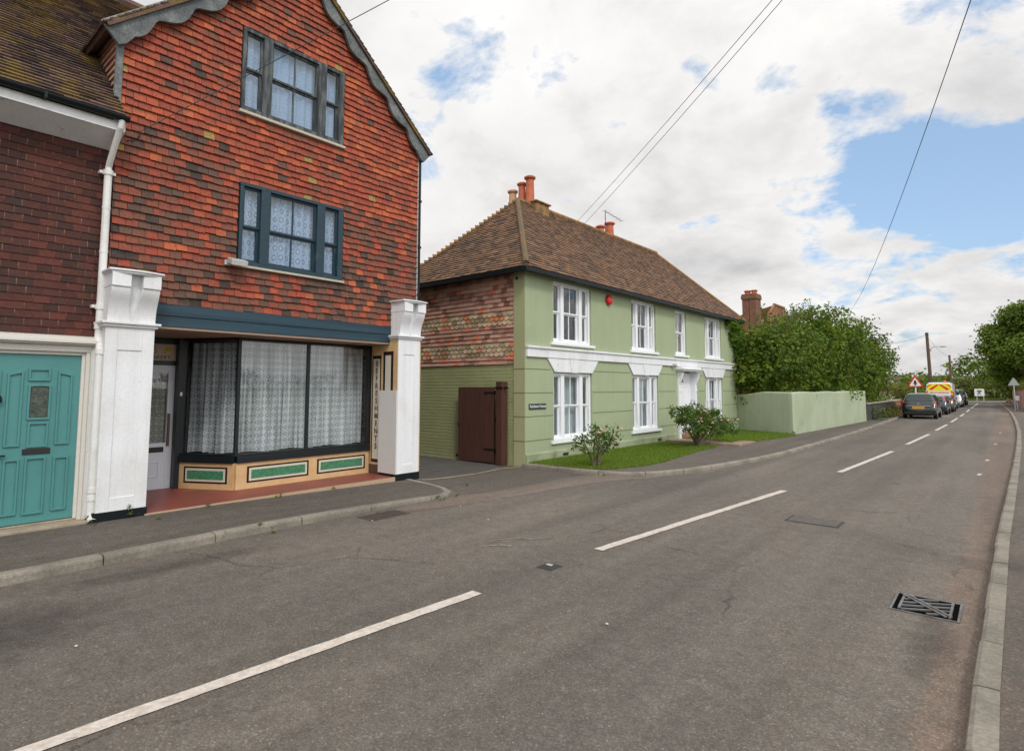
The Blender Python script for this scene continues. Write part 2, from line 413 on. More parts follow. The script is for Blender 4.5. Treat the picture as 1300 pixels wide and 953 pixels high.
w = bpy.data.worlds.new('World'); scene.world = w; w.use_nodes = True
nt = w.node_tree; nt.nodes.clear()
wo = N(nt, 'ShaderNodeOutputWorld'); bg = N(nt, 'ShaderNodeBackground'); bg.inputs[1].default_value = .1
sky = N(nt, 'ShaderNodeTexSky', sky_type='NISHITA'); sky.sun_disc = False; sky.sun_elevation = el; sky.sun_rotation = az
sky.air_density = 1.0; sky.dust_density = .6; sky.ozone_density = 1.2
tc = N(nt, 'ShaderNodeTexCoord')
sep = N(nt, 'ShaderNodeSeparateXYZ'); nt.links.new(tc.outputs['Generated'], sep.inputs[0])
def M(op, a, b=None, c=None, clamp=False):
    n = N(nt, 'ShaderNodeMath', operation=op, use_clamp=clamp)
    for i, v in enumerate((a, b, c)):
        if v is None: continue
        if hasattr(v, 'is_output'): nt.links.new(v, n.inputs[i])
        else: n.inputs[i].default_value = v
    return n.outputs[0]
def VM(op, a, b=None, scale=None):
    n = N(nt, 'ShaderNodeVectorMath', operation=op)
    for i, v in enumerate((a, b)):
        if v is None: continue
        if hasattr(v, 'is_output'): nt.links.new(v, n.inputs[i])
        else: n.inputs[i].default_value = v
    if scale is not None: n.inputs['Scale'].default_value = scale
    return n
den = M('ADD', M('MAXIMUM', sep.outputs[2], 0), .28)
proj_ = N(nt, 'ShaderNodeCombineXYZ')
nt.links.new(M('DIVIDE', sep.outputs[0], den), proj_.inputs[0]); nt.links.new(M('DIVIDE', sep.outputs[1], den), proj_.inputs[1])
def wn(scale, detail, rough, dist=0, offs=(0, 0, 0)):
    n = N(nt, 'ShaderNodeTexNoise'); n.inputs['Scale'].default_value = scale; n.inputs['Detail'].default_value = detail
    n.inputs['Roughness'].default_value = rough; n.inputs['Distortion'].default_value = dist
    nt.links.new(VM('ADD', proj_.outputs[0], offs).outputs[0], n.inputs['Vector']); return n.outputs['Fac']
nA = wn(2.6, 10, .60, .3, (3.1, 1.7, 0)); nB = wn(1.1, 9, .58, .2, (7.3, 2.2, 0)); nC = wn(7.5, 8, .62, .4, (1, 9, 4))
# gaps between the clouds, each a direction with its own spread
cover = None
HOLES = [((-.640, .597, .485), .055, .30), ((-.672, .603, .43), .05, .26), ((-.210, .885, .416), .040, .22), ((-.150, .905, .40), .05, .24),
         ((-.013, .962, .272), .085, .34), ((-.06, .97, .285), .06, .17), ((.06, .96, .27), .08, .33), ((-.10, .970, .235), .07, .30), ((-.21, .955, .205), .06, .25), ((-.718, .601, .352), .03, .24),
         ((-.121, .930, .346), .05, .22), ((.45, .80, .5), .3, .4), ((.3, -.6, .5), .3, .3)]
hole = None
for d, r_, amt in HOLES:
    dd = Vector(d).normalized()
    dist = VM('DISTANCE', tc.outputs['Generated'], tuple(dd)).outputs['Value']
    g = M('MULTIPLY', M('SUBTRACT', 1.0, M('DIVIDE', dist, r_ * 2.0), clamp=True), amt)
    hole = g if hole is None else M('ADD', hole, g)
dens = M('SUBTRACT', M('ADD', M('MULTIPLY_ADD', nA, 1.8, -.50), M('MULTIPLY', nC, .75)), M('MULTIPLY', hole, 1.15))
cr = N(nt, 'ShaderNodeValToRGB'); nt.links.new(dens, cr.inputs[0])
cr.color_ramp.elements[0].position = .36; cr.color_ramp.elements[0].color = (0, 0, 0, 1)
cr.color_ramp.elements[1].position = .58; cr.color_ramp.elements[1].color = (1, 1, 1, 1)
cm = cr.outputs[0]
# cloud light: silver where thin, grey where thick; brighter towards the veiled sun
thick = M('ADD', M('MULTIPLY', nB, .75), M('MULTIPLY', nA, .45))
cc = N(nt, 'ShaderNodeValToRGB'); nt.links.new(thick, cc.inputs[0])
e = cc.color_ramp.elements; e[0].position = .40; e[0].color = (9.6, 9.55, 9.5, 1); e[1].position = .80; e[1].color = (4.6, 4.65, 4.9, 1)
e2 = e.new(.57); e2.color = (8.5, 8.35, 8.2, 1)
e3 = e.new(.68); e3.color = (6.7, 6.6, 6.6, 1)
sd = VM('DOT_PRODUCT', tc.outputs['Generated'], tuple(SUN)).outputs['Value']
glow = M('ADD', 1.0, M('MULTIPLY', M('POWER', M('MAXIMUM', M('ADD', M('MULTIPLY', sd, .5), .5), 0), 3.0), 1.5))
cloud = VM('SCALE', cc.outputs[0]); nt.links.new(glow, cloud.inputs['Scale'])
skyg = N(nt, 'ShaderNodeValToRGB'); nt.links.new(sep.outputs[2], skyg.inputs[0])
skyg.color_ramp.elements[0].position = .02; skyg.color_ramp.elements[0].color = (.70, .76, .98, 1)
skyg.color_ramp.elements[1].position = .50; skyg.color_ramp.elements[1].color = (2.95, 2.75, 2.35, 1)
_g = skyg.color_ramp.elements.new(.20); _g.color = (1.75, 1.72, 1.70, 1)
skyb = VM('MULTIPLY', sky.outputs[0], (1, 1, 1)); nt.links.new(skyg.outputs[0], skyb.inputs[1])
fin = N(nt, 'ShaderNodeMix', data_type='RGBA'); nt.links.new(cm, fin.inputs['Factor']); nt.links.new(skyb.outputs[0], fin.inputs['A']); nt.links.new(cloud.outputs[0], fin.inputs['B'])
nt.links.new(fin.outputs['Result'], bg.inputs[0]); nt.links.new(bg.outputs[0], wo.inputs[0])
vs = scene.view_settings; vs.view_transform = 'Standard'; vs.look = 'None'; vs.exposure = 0; vs.gamma = 1; vs.use_curve_mapping = False

# ------------------------------------------------------------------ material library
WHITE = mat('white_paint', (.74, .755, .78), (.62, .62, .60), ns=1.3, thr=(.5, .8), rough=.45, bump=.2, bs=14, fine=.05, c3=(.40, .38, .33), thr3=(.64, .71), ns3=5, streak=.10)
WHITE2 = mat('white_gloss', (.78, .80, .83), rough=.35, fine=.04)
OFFW = mat('offwhite_board', (.60, .585, .56), rough=.6, fine=.05)
GREYW = mat('weathered_timber', (.045, .055, .062), (.14, .15, .15), ns=5, thr=(.44, .66), rough=.85, bump=.6, bs=18, scl=(3, 3, .6), fine=.3)
GREYB = mat('weathered_bargeboard', (.10, .115, .12), (.20, .215, .21), ns=4, thr=(.4, .65), rough=.85, bump=.5, bs=14, fine=.3)
TEALD = mat('dark_teal_paint', (.014, .040, .058), (.055, .075, .085), ns=5, thr=(.60, .72), rough=.5, bump=.25, bs=14, fine=.2, c3=(.24, .24, .23), thr3=(.69, .73), ns3=7)
FASC = mat('fascia_blue', (.014, .040, .060), (.022, .058, .084), ns=2, rough=.5, bump=.25, bs=10, scl=(1, .15, 6), fine=.15)
BLACKP = mat('black_paint', (.010, .014, .017), rough=.35, fine=.1)
PLINTH = mat('black_plinth', (.006, .010, .012), (.035, .035, .03), ns=5, thr=(.58, .75), rough=.7, spec=.2, bump=.3, bs=20)
SOFFIT = mat('brown_soffit', (.32, .22, .16), rough=.7, fine=.08, bump=.1, bs=10)
CREAMT = mat('cream_tile', (.62, .42, .22), (.54, .36, .18), ns=6, rough=.25, fine=.05)
PALET = mat('pale_tile', (.58, .55, .45), rough=.25, fine=.05)
MAROONT = mat('maroon_tile', (.030, .010, .014), rough=.2, fine=.1)
GREENT = mat('mottled_green_tile', (.045, .17, .085), (.09, .26, .15), ns=45, thr=(.4, .62), rough=.2, fine=.2)
REDTILE = mat('red_quarry_tile', (.25, .062, .045), (.19, .055, .042), ns=3, rough=.45, fine=.12, bump=.1, bs=30)
STEPEDGE = mat('step_nosing', (.42, .30, .20), rough=.7, fine=.1)
TURQ = mat('turquoise_paint', (.075, .245, .240), (.068, .225, .220), ns=2, rough=.42, fine=.04)
CREAMF = mat('cream_frame', (.60, .58, .53), rough=.5, fine=.05)
SAGE = mat('sage_render', (.335, .390, .245), (.308, .362, .225), ns=1.2, thr=(.35, .7), rough=.85, bump=.25, bs=30, fine=.05, c3=(.39, .42, .28), thr3=(.6, .75), ns3=2, streak=.06)
SAGEB = mat('sage_painted_brick', (.30, .315, .15), (.26, .28, .13), ns=2.5, rough=.75, bump=.3, bs=30, fine=.08)
SAGEY = mat('sage_render_corner', (.37, .375, .205), (.34, .345, .185), ns=1.2, rough=.85, bump=.25, bs=30, fine=.05)
SAGEC = mat('sage_garden_wall', (.38, .43, .30), (.33, .38, .255), ns=.9, thr=(.4, .65), rough=.85, bump=.3, bs=22, fine=.06, c3=(.22, .26, .14), thr3=(.60, .75), ns3=1.6, streak=.09)
GROOVE = mat('sage_groove', (.15, .165, .09), rough=.9)
GUTTER = mat('black_gutter', (.005, .009, .011), rough=.45, spec=.25, fine=.1)
DARKB = mat('dark_backing', (.035, .018, .013), rough=.95, fine=.2)
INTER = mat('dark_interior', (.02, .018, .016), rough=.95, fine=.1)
MORTAR = mat('old_mortar', (.15, .06, .04), (.36, .19, .12), ns=6, thr=(.45, .65), rough=.95, fine=.2)
TILEF = mat('hung_tile_front', stops=[(0, (.030, .024, .021)), (.10, (.065, .042, .033)), (.28, (.130, .066, .046)), (.44, (.19, .066, .040)), (.60, (.270, .055, .031)), (.80, (.350, .070, .034)), (.95, (.45, .115, .045)), (1, (.30, .20, .06))],
            moss=(.115, .066, .046), mossns=5, mossthr=(.47, .80), rough=.8, bump=.7, bs=24, fine=.24, c3=(.27, .18, .14), thr3=(.69, .78), ns3=10)
TILER = mat('roof_tile', stops=[(0, (.070, .050, .037)), (.35, (.135, .080, .052)), (.7, (.180, .100, .060)), (1, (.255, .145, .085))],
            moss=(.21, .115, .050), mossns=2.4, mossthr=(.52, .70), rough=.85, bump=.5, bs=25, fine=.22)
TILEM = mat('mossy_roof_tile', stops=[(0, (.035, .024, .022)), (.5, (.085, .052, .045)), (1, (.135, .080, .062))],
            moss=(.19, .125, .022), mossns=1.7, mossthr=(.49, .66), rough=.85, bump=.6, bs=25, fine=.28)
TILES = mat('side_hung_tile', stops=[(0, (.17, .072, .052)), (.25, (.36, .18, .13)), (.7, (.50, .285, .215)), (.88, (.52, .30, .23)), (.93, (.60, .17, .09)), (1, (.62, .16, .08))],
            moss=(.34, .23, .15), mossns=4, mossthr=(.5, .7), rough=.8, bump=.4, bs=30, fine=.12)
SCALLOP = mat('scallop_hung_tile', stops=[(0, (.26, .19, .11)), (.5, (.48, .37, .24)), (.84, (.58, .45, .30)), (.88, (.62, .17, .07)), (1, (.66, .19, .08))],
              moss=(.16, .13, .07), mossns=4, mossthr=(.5, .7), rough=.8, bump=.4, bs=30, fine=.12)
BRICKD = mat('dark_red_brick', stops=[(0, (.042, .016, .013)), (.5, (.078, .023, .017)), (1, (.110, .030, .021))], moss=(.042, .025, .020), mossns=3, mossthr=(.5, .7), rough=.8, bump=.5, bs=35, fine=.2)
BRICKR = mat('red_brick', stops=[(0, (.17, .065, .04)), (1, (.34, .14, .085))], rough=.85, bump=.4, bs=30, fine=.2)
POT = mat('terracotta_pot', (.50, .14, .075), (.38, .11, .06), ns=5, rough=.8, fine=.1)
POT2 = mat('buff_pot', (.52, .30, .19), rough=.8, fine=.1)
LICHEN = mat('lichened_mortar', (.30, .19, .07), (.17, .10, .055), ns=6, thr=(.4, .6), rough=.95, bump=.6, bs=20, fine=.2)
RIDGE = mat('ridge_tile', (.30, .155, .055), (.16, .11, .06), ns=3, thr=(.42, .6), rough=.9, bump=.5, bs=20, fine=.25)
HIPG = mat('mortared_hip', (.125, .095, .055), (.165, .10, .045), ns=4, thr=(.42, .6), rough=.95, bump=.6, bs=20, fine=.25)
GATEM = mat('brown_stained_wood', (.058, .021, .013), (.085, .032, .021), ns=6, scl=(4, 4, .3), thr=(.35, .65), rough=.7, bump=.3, bs=20, fine=.15)
IRON = mat('dark_iron', (.02, .02, .022), rough=.5, metal=.6)
GRATE = mat('worn_cast_iron', (.22, .225, .23), (.15, .12, .10), ns=8, rough=.45, metal=.5, bump=.3, bs=40)
CONC = mat('kerb_concrete', (.255, .228, .185), (.175, .158, .128), ns=2.5, thr=(.4, .62), rough=.9, bump=.5, bs=45, fine=.2, c3=(.13, .12, .075), thr3=(.64, .76), ns3=4)
ROADM = asphalt('road_asphalt', (.158, .138, .115), (.112, .103, .090), stain=True)
PAVEM = asphalt('pavement_asphalt', (.102, .091, .078), (.126, .111, .094), ns=.8)
PAVER = asphalt('worn_pavement', (.145, .118, .096), (.105, .094, .082), ns=1.6)
PINKM = asphalt('worn_reddish_asphalt', (.192, .152, .124), (.155, .130, .108), ns=1.4)
DRIVE = asphalt('drive_asphalt', (.075, .072, .068), (.10, .092, .082), ns=.8)
PALES = mat('concrete_joint', (.30, .25, .17), (.21, .18, .13), ns=6, rough=.9, bump=.4, bs=40, fine=.2)
LINE = mat('road_paint', (.56, .50, .44), (.44, .385, .33), ns=14, thr=(.45, .7), rough=.7, bump=.3, bs=60, fine=.15, c3=(.20, .175, .155), thr3=(.63, .70), ns3=22)
SOIL = mat('soil', (.10, .07, .045), (.14, .10, .06), ns=8, rough=.95, bump=.6, bs=30)
FIELD = mat('field_grass', (.09, .125, .03), (.12, .13, .045), ns=.2, rough=.95, bump=.4, bs=8)
LAWNM = mat('lawn_base', (.095, .12, .030), (.13, .10, .06), ns=1.6, thr=(.5, .62), rough=.95)
STONE = mat('pale_stone', (.36, .30, .22), (.27, .22, .16), ns=4, rough=.9, bump=.4, bs=25)
GLASS = glass_mat('window_glass', k=1.2, wav=.03)
GLASSS = glass_mat('shop_glass', k=1.6, wav=.0)
GLASSU = glass_mat('old_glass', tint=(.86, .93, 1.0), k=1.3, wav=.06)
LACE1 = lace_mat('lace_ovals', (.80, .86, .93), (.10, .15), .95, .5)
LACE2 = lace_mat('lace_floral', (.72, .82, .92), (.05, .07), .95, .62)
LACES = lace_mat('shop_lace', (.84, .84, .85), (.080, .105), .98, .58, rings=False, tr=.12, diamond=True)
LACED = lace_mat('door_lace', (.74, .70, .66), (.08, .09), .85, .5, rings=False)
CURT = mat('beige_curtain', (.52, .43, .32), rough=.9)
CURTW = mat('pale_net', (.60, .63, .63), (.45, .48, .5), ns=2, rough=.9)
OBSC = mat('leaded_obscure_glass', (.045, .065, .055), (.09, .10, .08), ns=22, thr=(.4, .6), rough=.12, fine=.3, bump=.4, bs=40)
YEL = mat('yellow_patch', (.62, .42, .03), rough=.6)
BROWNL = mat('brown_letter', (.17, .085, .035), rough=.5)
BLKL = mat('black_letter', (.02, .02, .02), rough=.5)
REDA = mat('alarm_red', (.62, .02, .03), rough=.3, fine=.02)
SLATE = mat('sign_slate', (.035, .05, .045), rough=.4)
GREYP = mat('grey_plastic', (.42, .42, .40), rough=.4)
POLEM = mat('creosoted_pole', (.105, .070, .052), (.15, .10, .075), ns=4, rough=.9, bump=.5, bs=20, scl=(5, 5, .3))

XT = -8.40      # front plane of the tile-hung house
XG = -7.67      # front plane of the green house

# ------------------------------------------------------------------ ground, road, pavements
def interp(tab, y):
    if y <= tab[0][0]: return tab[0][1]
    for (a, va), (b, vb) in zip(tab[:-1], tab[1:]):
        if y <= b: return va + (vb - va) * (y - a) / (b - a)
    return tab[-1][1]
RK = [(-30, -.28), (4, -.22), (6, -.19), (8, -.16), (10.2, -.10), (15, .02), (20.7, .15), (28, .26), (37.5, .27), (47, .2), (57, .04), (68, -.2), (80, -.5), (84, -.45)]
LK = [(9.45, -5.85), (9.7, -5.35), (10.1, -5.0), (10.8, -4.75), (12, -4.5), (13.5, -4.3), (15.4, -4.16), (20, -4.12), (26, -4.15), (33, -4.32), (38, -4.45), (60, -4.6), (90, -4.9)]
LP = [(-30, -6.40), (1, -6.44), (2.9, -6.52), (4.9, -6.56), (5.7, -6.50), (6.1, -6.50), (6.35, -6.62), (6.55, -6.95), (6.66, -7.4), (6.73, -7.9), (6.8, -8.6)]
def zp(y): return .085 if y < 3.5 else .085 - .055 * min(1, (y - 3.5) / 3.0)
def sheet(name, rows, z, m, kind='structure', nx=1, label=None):
    """rows: list of (y, x0, x1)"""
    V = []; F = []
    for (y, a, b) in rows:
        for k in range(nx + 1):
            t = k / nx; V.append((a + (b - a) * t, y, z(y) if callable(z) else z))
    for i in range(len(rows) - 1):
        for k in range(nx):
            p = i * (nx + 1) + k; F.append((p, p + 1, p + nx + 2, p + nx + 1))
    o = link_mesh(name, V, F, m); o['kind'] = kind; return o
def polysheet(name, pts, z, m):
    bm = bmesh.new(); vs_ = [bm.verts.new((x, y, z)) for x, y in pts]; f = bm.faces.new(vs_)
    if f.normal.z < 0: f.normal_flip()
    bmesh.ops.triangulate(bm, faces=bm.faces)
    me = bpy.data.meshes.new(name); bm.to_mesh(me); bm.free(); me.materials.append(m)
    for p in me.polygons:
        if p.normal.z < 0: p.flip()
    o = bpy.data.objects.new(name, me); COL.objects.link(o); o['kind'] = 'structure'; return o
g = sheet('ground', [(-1500, -1500, 1500), (1500, -1500, 1500)], -.03, FIELD)
ys = [-30, -10, 0, 4, 6, 8, 9.4, 12, 15, 20, 26, 33, 40, 50, 60, 70, 80, 84]
rows = [(y, -14.5 if y < 9.42 else interp(LK, y) - .25, interp(RK, y) + .2) for y in ys]
# the bend to the right at the far end
V = []; F = []
for (y, a, b) in rows: V += [(a, y, 0), (b, y, 0)]
cx, cy = 14.0, 84.0
for t in range(5, 95, 6):
    a = R(180 - t); ro = cx + 5.2; ri = cx + .2
    V += [(cx + ro * math.cos(a), cy + ro * math.sin(a), 0), (cx + ri * math.cos(a), cy + ri * math.sin(a), 0)]
V += [(80, cy + 19.2, 0), (80, cy + 14.2, 0)]
F = [(2 * i, 2 * i + 1, 2 * i + 3, 2 * i + 2) for i in range(len(V) // 2 - 1)]
struct(link_mesh('road', V, F, ROADM))
# pavements
yl = [-30, -5, 0, 1, 2, 3, 3.5, 4, 4.5, 5, 5.4, 5.7, 5.9, 6.1, 6.25, 6.35, 6.45, 6.55, 6.6, 6.66, 6.73, 6.78]
sheet('pavement_shopfront', [(y, -8.62, interp(LP, y) - .10) for y in yl], zp, PAVEM)
yg = [9.47, 9.6, 9.7, 9.9, 10.1, 10.4, 10.8, 11.4, 12, 13, 13.5, 14.5, 15.4, 18, 20, 23, 26, 29.5, 33, 38, 45, 60, 75]
sheet('pavement_green_house', [(y, -7.7 if y < 21.2 else -5.6, interp(LK, y) - .09) for y in yg], .075, PAVEM)
sheet('pavement_far_side', [(y, interp(RK, y) + .112, 6) for y in (-30, 0, 4, 8, 10.2, 15, 20.7, 28, 37.5, 47, 57, 68, 80, 84)], .075, PAVER)
def kerb(name, pts, side, zf, width=.12, stone=.9, seed=1, off=0):
    """row of kerb stones along pts (road face at the bottom); side=+1: pavement lies to the right of travel"""
    rnd = random.Random(seed); P = [Vector((x, y, 0)) for x, y in pts]
    L = [0]
    for a, b in zip(P[:-1], P[1:]): L.append(L[-1] + (b - a).length)
    def at(s):
        s = max(0, min(L[-1], s))
        for i in range(len(P) - 1):
            if s <= L[i + 1] + 1e-9:
                return P[i] + (P[i + 1] - P[i]) * ((s - L[i]) / max(1e-6, L[i + 1] - L[i]))
        return P[-1]
    mb = MB(); s = off
    while s < L[-1]:
        e = min(s + stone, L[-1]); g_ = .006; dz = rnd.uniform(0.001, .008); dx = rnd.uniform(-.005, .005)
        k = max(1, int((e - s) / .3)); V = []; F = []
        for i in range(k + 1):
            q = s + g_ + (e - s - 2 * g_) * i / k; p = at(q); t = (at(q + .02) - at(q - .02)).normalized(); n = Vector((t.y, -t.x, 0)) * side
            z = zf(p.y) + dz
            for (o, h) in ((dx, -.03), (dx + .004, z - .028), (dx + .012, z - .008), (dx + .032, z + .001), (width, z + .003), (width, -.03)):
                v = p + n * o; V.append((v.x, v.y, h))
        for i in range(k):
            for j in range(6): F.append((i * 6 + j, i * 6 + (j + 1) % 6, (i + 1) * 6 + (j + 1) % 6, (i + 1) * 6 + j))
        F.append(tuple(range(5, -1, -1))); F.append(tuple(k * 6 + j for j in range(6)))
        mb.add(V, F, rnd.random()); s = e
    return struct(mb.build(name, CONC))
def dens_(tab, ys_): return [(interp(tab, y), y) for y in ys_]
kerb('kerb_shopfront', dens_(LP, [-20, -5, 0, 1, 2, 3, 4, 5, 5.4, 5.7, 5.9, 6.1, 6.2, 6.3, 6.4, 6.5, 6.55, 6.6, 6.66, 6.7, 6.73, 6.78]), -1, zp, .12, 1.02, 3, off=.3)
kerb('kerb_green_house', [(-7.72, 9.36), (-6.6, 9.38), (-6.1, 9.42)] + dens_(LK, [9.5, 9.6, 9.7, 9.9, 10.1, 10.4, 10.8, 11.4, 12, 12.7, 13.5, 14.5, 15.4, 18, 20, 23, 26, 29.5, 33, 38, 60, 80]), -1, lambda y: .075, .10, .9, 5)
kerb('kerb_far_side', dens_(RK, [-10, 0, 2, 4, 5, 6, 7, 8, 9, 10.2, 12, 15, 18, 20.7, 24, 28, 33, 37.5, 42, 47, 52, 57, 62, 68, 74, 80, 84]), 1, lambda y: .075, .12, .72, 8, off=.35)
# surface patches
def wob(y, s=1.0, a=.03): return a * (math.sin(y * 2.1 * s) + math.sin(y * 5.3 * s + 1) * .6 + math.sin(y * 11.7 * s + 2) * .35)
yy = [2.5 + i * .25 for i in range(0, 200)]
P1 = [(-6.45, 6.34), (-6.3, 6.7), (-6.26, 7.1), (-6.24, 7.7), (-6.2, 8.3), (-6.24, 8.7), (-6.18, 9.05), (-6.1, 9.36)]
P2 = [(-5.9, 9.42), (-5.3, 9.68), (-4.95, 10.1), (-4.72, 10.75), (-4.6, 11.3), (-4.45, 12.0)]
P3 = [(-4.5, 11.2), (-4.95, 9.9), (-5.45, 8.9), (-5.62, 8.0), (-5.68, 7.4), (-5.8, 6.7), (-5.84, 6.2), (-6.0, 5.5), (-6.28, 4.9), (-6.47, 5.2), (-6.46, 5.9)]
polysheet('worn_strip_drive_mouth', P1 + P2 + P3, .003, PINKM)
polysheet('drive_apron', [(-8.6, 6.86), (-8.0, 6.9), (-7.82, 7.35), (-7.78, 7.75), (-7.74, 8.3), (-7.8, 9.1), (-7.7, 9.34), (-6.12, 9.37)] + [(x + .0, y) for x, y in P1[::-1][1:]] + [(-6.6, 6.45), (-6.97, 6.66), (-7.4, 6.76), (-7.9, 6.82)], .004, PAVEM)
polysheet('drive', [(-8.6, 6.88), (-8.02, 6.93), (-7.86, 7.35), (-7.82, 7.75), (-7.80, 8.3), (-7.88, 9.1), (-7.78, 9.41), (-14, 9.41), (-14, 6.9)], .007, DRIVE)
js = [(-8.75, 6.84), (-8.3, 6.88), (-8.02, 6.92), (-7.92, 7.1), (-7.86, 7.35), (-7.82, 7.75), (-7.79, 8.05), (-7.80, 8.35), (-7.9, 8.8), (-7.84, 9.1), (-7.74, 9.33)]
polysheet('concrete_joint', [(x - .035 - .02 * random.random(), y + .02) for x, y in js] + [(x + .035 + .02 * random.random(), y - .02) for x, y in js[::-1]], .011, PALES)
sheet('drive_edge_joint', [(9.36, -12, -7.9), (9.415, -12, -7.9)], .011, PALES)
# centre line: separate long dashes
def dash(x0, y0, x1, y1, w_=.105):
    n = max(4, int((y1 - y0) / .12)); V = []; F = []
    for i in range(n + 1):
        t = i / n; x = x0 + (x1 - x0) * t; y = y0 + (y1 - y0) * t
        j0 = random.uniform(-.006, .006); j1 = random.uniform(-.006, .006)
        V += [(x - w_ / 2 + j0, y, .006), (x + w_ / 2 + j1, y, .006)]
    F = [(2 * i, 2 * i + 1, 2 * i + 3, 2 * i + 2) for i in range(n)]
    o = link_mesh('centre_line_dash', V, F, LINE); o['kind'] = 'structure'
for d in [(-3.55, -.9, -3.33, 3.47), (-3.24, 5.15, -2.78, 10.0), (-2.54, 12.85, -2.30, 17.93), (-2.25, 20.4, -2.12, 25.3), (-2.1, 27.7, -2.04, 32.4), (-2.03, 34.7, -2.02, 39.6), (-2.02, 42.2, -2.03, 46.5), (-2.04, 50, -2.1, 56), (-2.1, 59, -2.2, 79)]:
    dash(*d)
for y in (14.1, 17, 22, 27.5): dash(interp(RK, y) - .46, y, interp(RK, y + 1) - .46, y + .28, .06)
def scuff(pts, w_):
    polysheet('worn_paint_mark', [(x, y + w_) for x, y in pts] + [(x, y) for x, y in pts[::-1]], .005, mat('worn_paint', (.27, .235, .20), (.18, .155, .13), ns=30, thr=(.4, .6), rough=.8))
scuff([(-4.28, 4.75), (-4.10, 4.98), (-4.0, 5.02), (-3.85, 5.25)], .03); scuff([(-4.25, 4.42), (-4.12, 4.62), (-4.0, 4.66)], .05); scuff([(-4.30, 4.62), (-4.22, 4.74), (-4.12, 4.80)], .03)
# lawn of the green house and its path
polysheet('lawn_soil', [(-7.66, 9.46), (-6.2, 9.55), (-5.85, 9.9), (-5.62, 10.6), (-5.58, 11.4), (-5.7, 12.6), (-5.82, 13.6), (-5.9, 15.4), (-7.66, 15.6)], .082, LAWNM)
polysheet('lawn_soil_far', [(-7.66, 17.0), (-5.75, 16.6), (-5.55, 18.5), (-5.3, 20.6), (-5.45, 21.1), (-7.66, 22.2)], .082, LAWNM)
# grass blades
def grass(name, poly, n, z, hgt, m, label=None):
    xs = [p[0] for p in poly]; ysq = [p[1] for p in poly]
    def inside(x, y):
        c = False; j = len(poly) - 1
        for i in range(len(poly)):
            xi, yi = poly[i]; xj, yj = poly[j]
            if (yi > y) != (yj > y) and x < (xj - xi) * (y - yi) / (yj - yi) + xi: c = not c
            j = i
        return c
    V = []; F = []; r = []
    while len(F) < n:
        x = random.uniform(min(xs), max(xs)); y = random.uniform(min(ysq), max(ysq))
        if not inside(x, y): continue
        a = random.uniform(0, 6.28); h = hgt * random.uniform(.5, 1.3); w_ = .006; l = random.uniform(.1, .7) * h
        b = random.uniform(0, 6.28); k = len(V)
        V += [(x - w_ * math.cos(a), y - w_ * math.sin(a), z), (x + w_ * math.cos(a), y + w_ * math.sin(a), z), (x + l * math.cos(b), y + l * math.sin(b), z + h)]
        F.append((k, k + 1, k + 2)); r += [random.random()] * 3
    o = link_mesh(name, V, F, m, None, r); tag(o, label, 'grass', kind='stuff'); return o
GRM = leaf_mat('grass_blades', [(0, (.085, .15, .018)), (.6, (.14, .225, .028)), (1, (.23, .28, .06))], .35)
grass('lawn_grass', [(-7.64, 9.48), (-6.15, 9.56), (-5.8, 9.95), (-5.6, 10.6), (-5.55, 11.4), (-5.68, 12.6), (-5.8, 13.6), (-5.88, 15.4), (-7.64, 15.6)], 42000, .08, .045, GRM, 'short green lawn in front of the green house beside the pavement')
grass('lawn_grass', [(-7.64, 17.0), (-5.72, 16.6), (-5.5, 18.5), (-5.25, 20.6), (-5.45, 21.1), (-7.64, 22.2)], 22000, .08, .05, GRM, 'short green lawn between the door path and the garden wall')

# ================================================================== tile-hung shop house
TH = thing('tile_hung_shop', (-8.4, 4.57, .05), 'orange-red tile-hung gabled building with a bay shopfront between white pilasters', 'building')
YL, YR, ZE, SL = 2.10, 7.04, 6.26, .904
YC = (YL + YR) / 2
def gext(z):
    if z <= ZE: return (YL, YR)
    d = (z - ZE) / SL
    return (YL + d, YR - d)
APEX = ZE + (YR - YL) / 2 * SL
W1 = (3.63, 5.36, 5.75, 7.04); W2 = (3.67, 5.40, 3.43, 4.67)
holes = [W1, W2]
mb = MB(); backing(mb, (XT, 0, 0), (0, 1, 0), (0, 0, 1), (1, 0, 0), gext, 2.74, APEX - .02, .35, .2, holes)
front = mb.build('wall', DARKB, TH)
_ph = [random.uniform(0, 6.28) for _ in range(8)]
def rf(v, u):
    # runs of browner, sootier tiles low down, at the left edge and in patches; redder above
    n = math.sin(u * 1.3 + v * 1.1 + _ph[0]) * .4 + math.sin(u * 3.1 - v * 2.7 + _ph[1]) * .35 + math.sin(u * .9 + v * 6.1 + _ph[2]) * .35 + math.sin(u * 5.3 + v * 9 + _ph[3]) * .2
    r = random.random()
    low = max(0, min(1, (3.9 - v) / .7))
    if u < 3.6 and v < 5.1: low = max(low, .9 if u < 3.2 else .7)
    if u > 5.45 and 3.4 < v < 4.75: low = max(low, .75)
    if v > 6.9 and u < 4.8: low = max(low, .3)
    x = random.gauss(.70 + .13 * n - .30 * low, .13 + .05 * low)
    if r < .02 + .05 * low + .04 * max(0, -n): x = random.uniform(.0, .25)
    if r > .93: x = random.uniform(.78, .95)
    x = max(0, min(.94, x))
    return 1.0 if r > .994 else x
mb = MB()
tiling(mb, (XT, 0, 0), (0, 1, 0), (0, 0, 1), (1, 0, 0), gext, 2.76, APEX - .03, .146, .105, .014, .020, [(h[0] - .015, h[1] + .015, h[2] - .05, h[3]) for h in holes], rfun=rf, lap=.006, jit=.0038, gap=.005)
mb.build('hung_tiles', TILEF, TH)
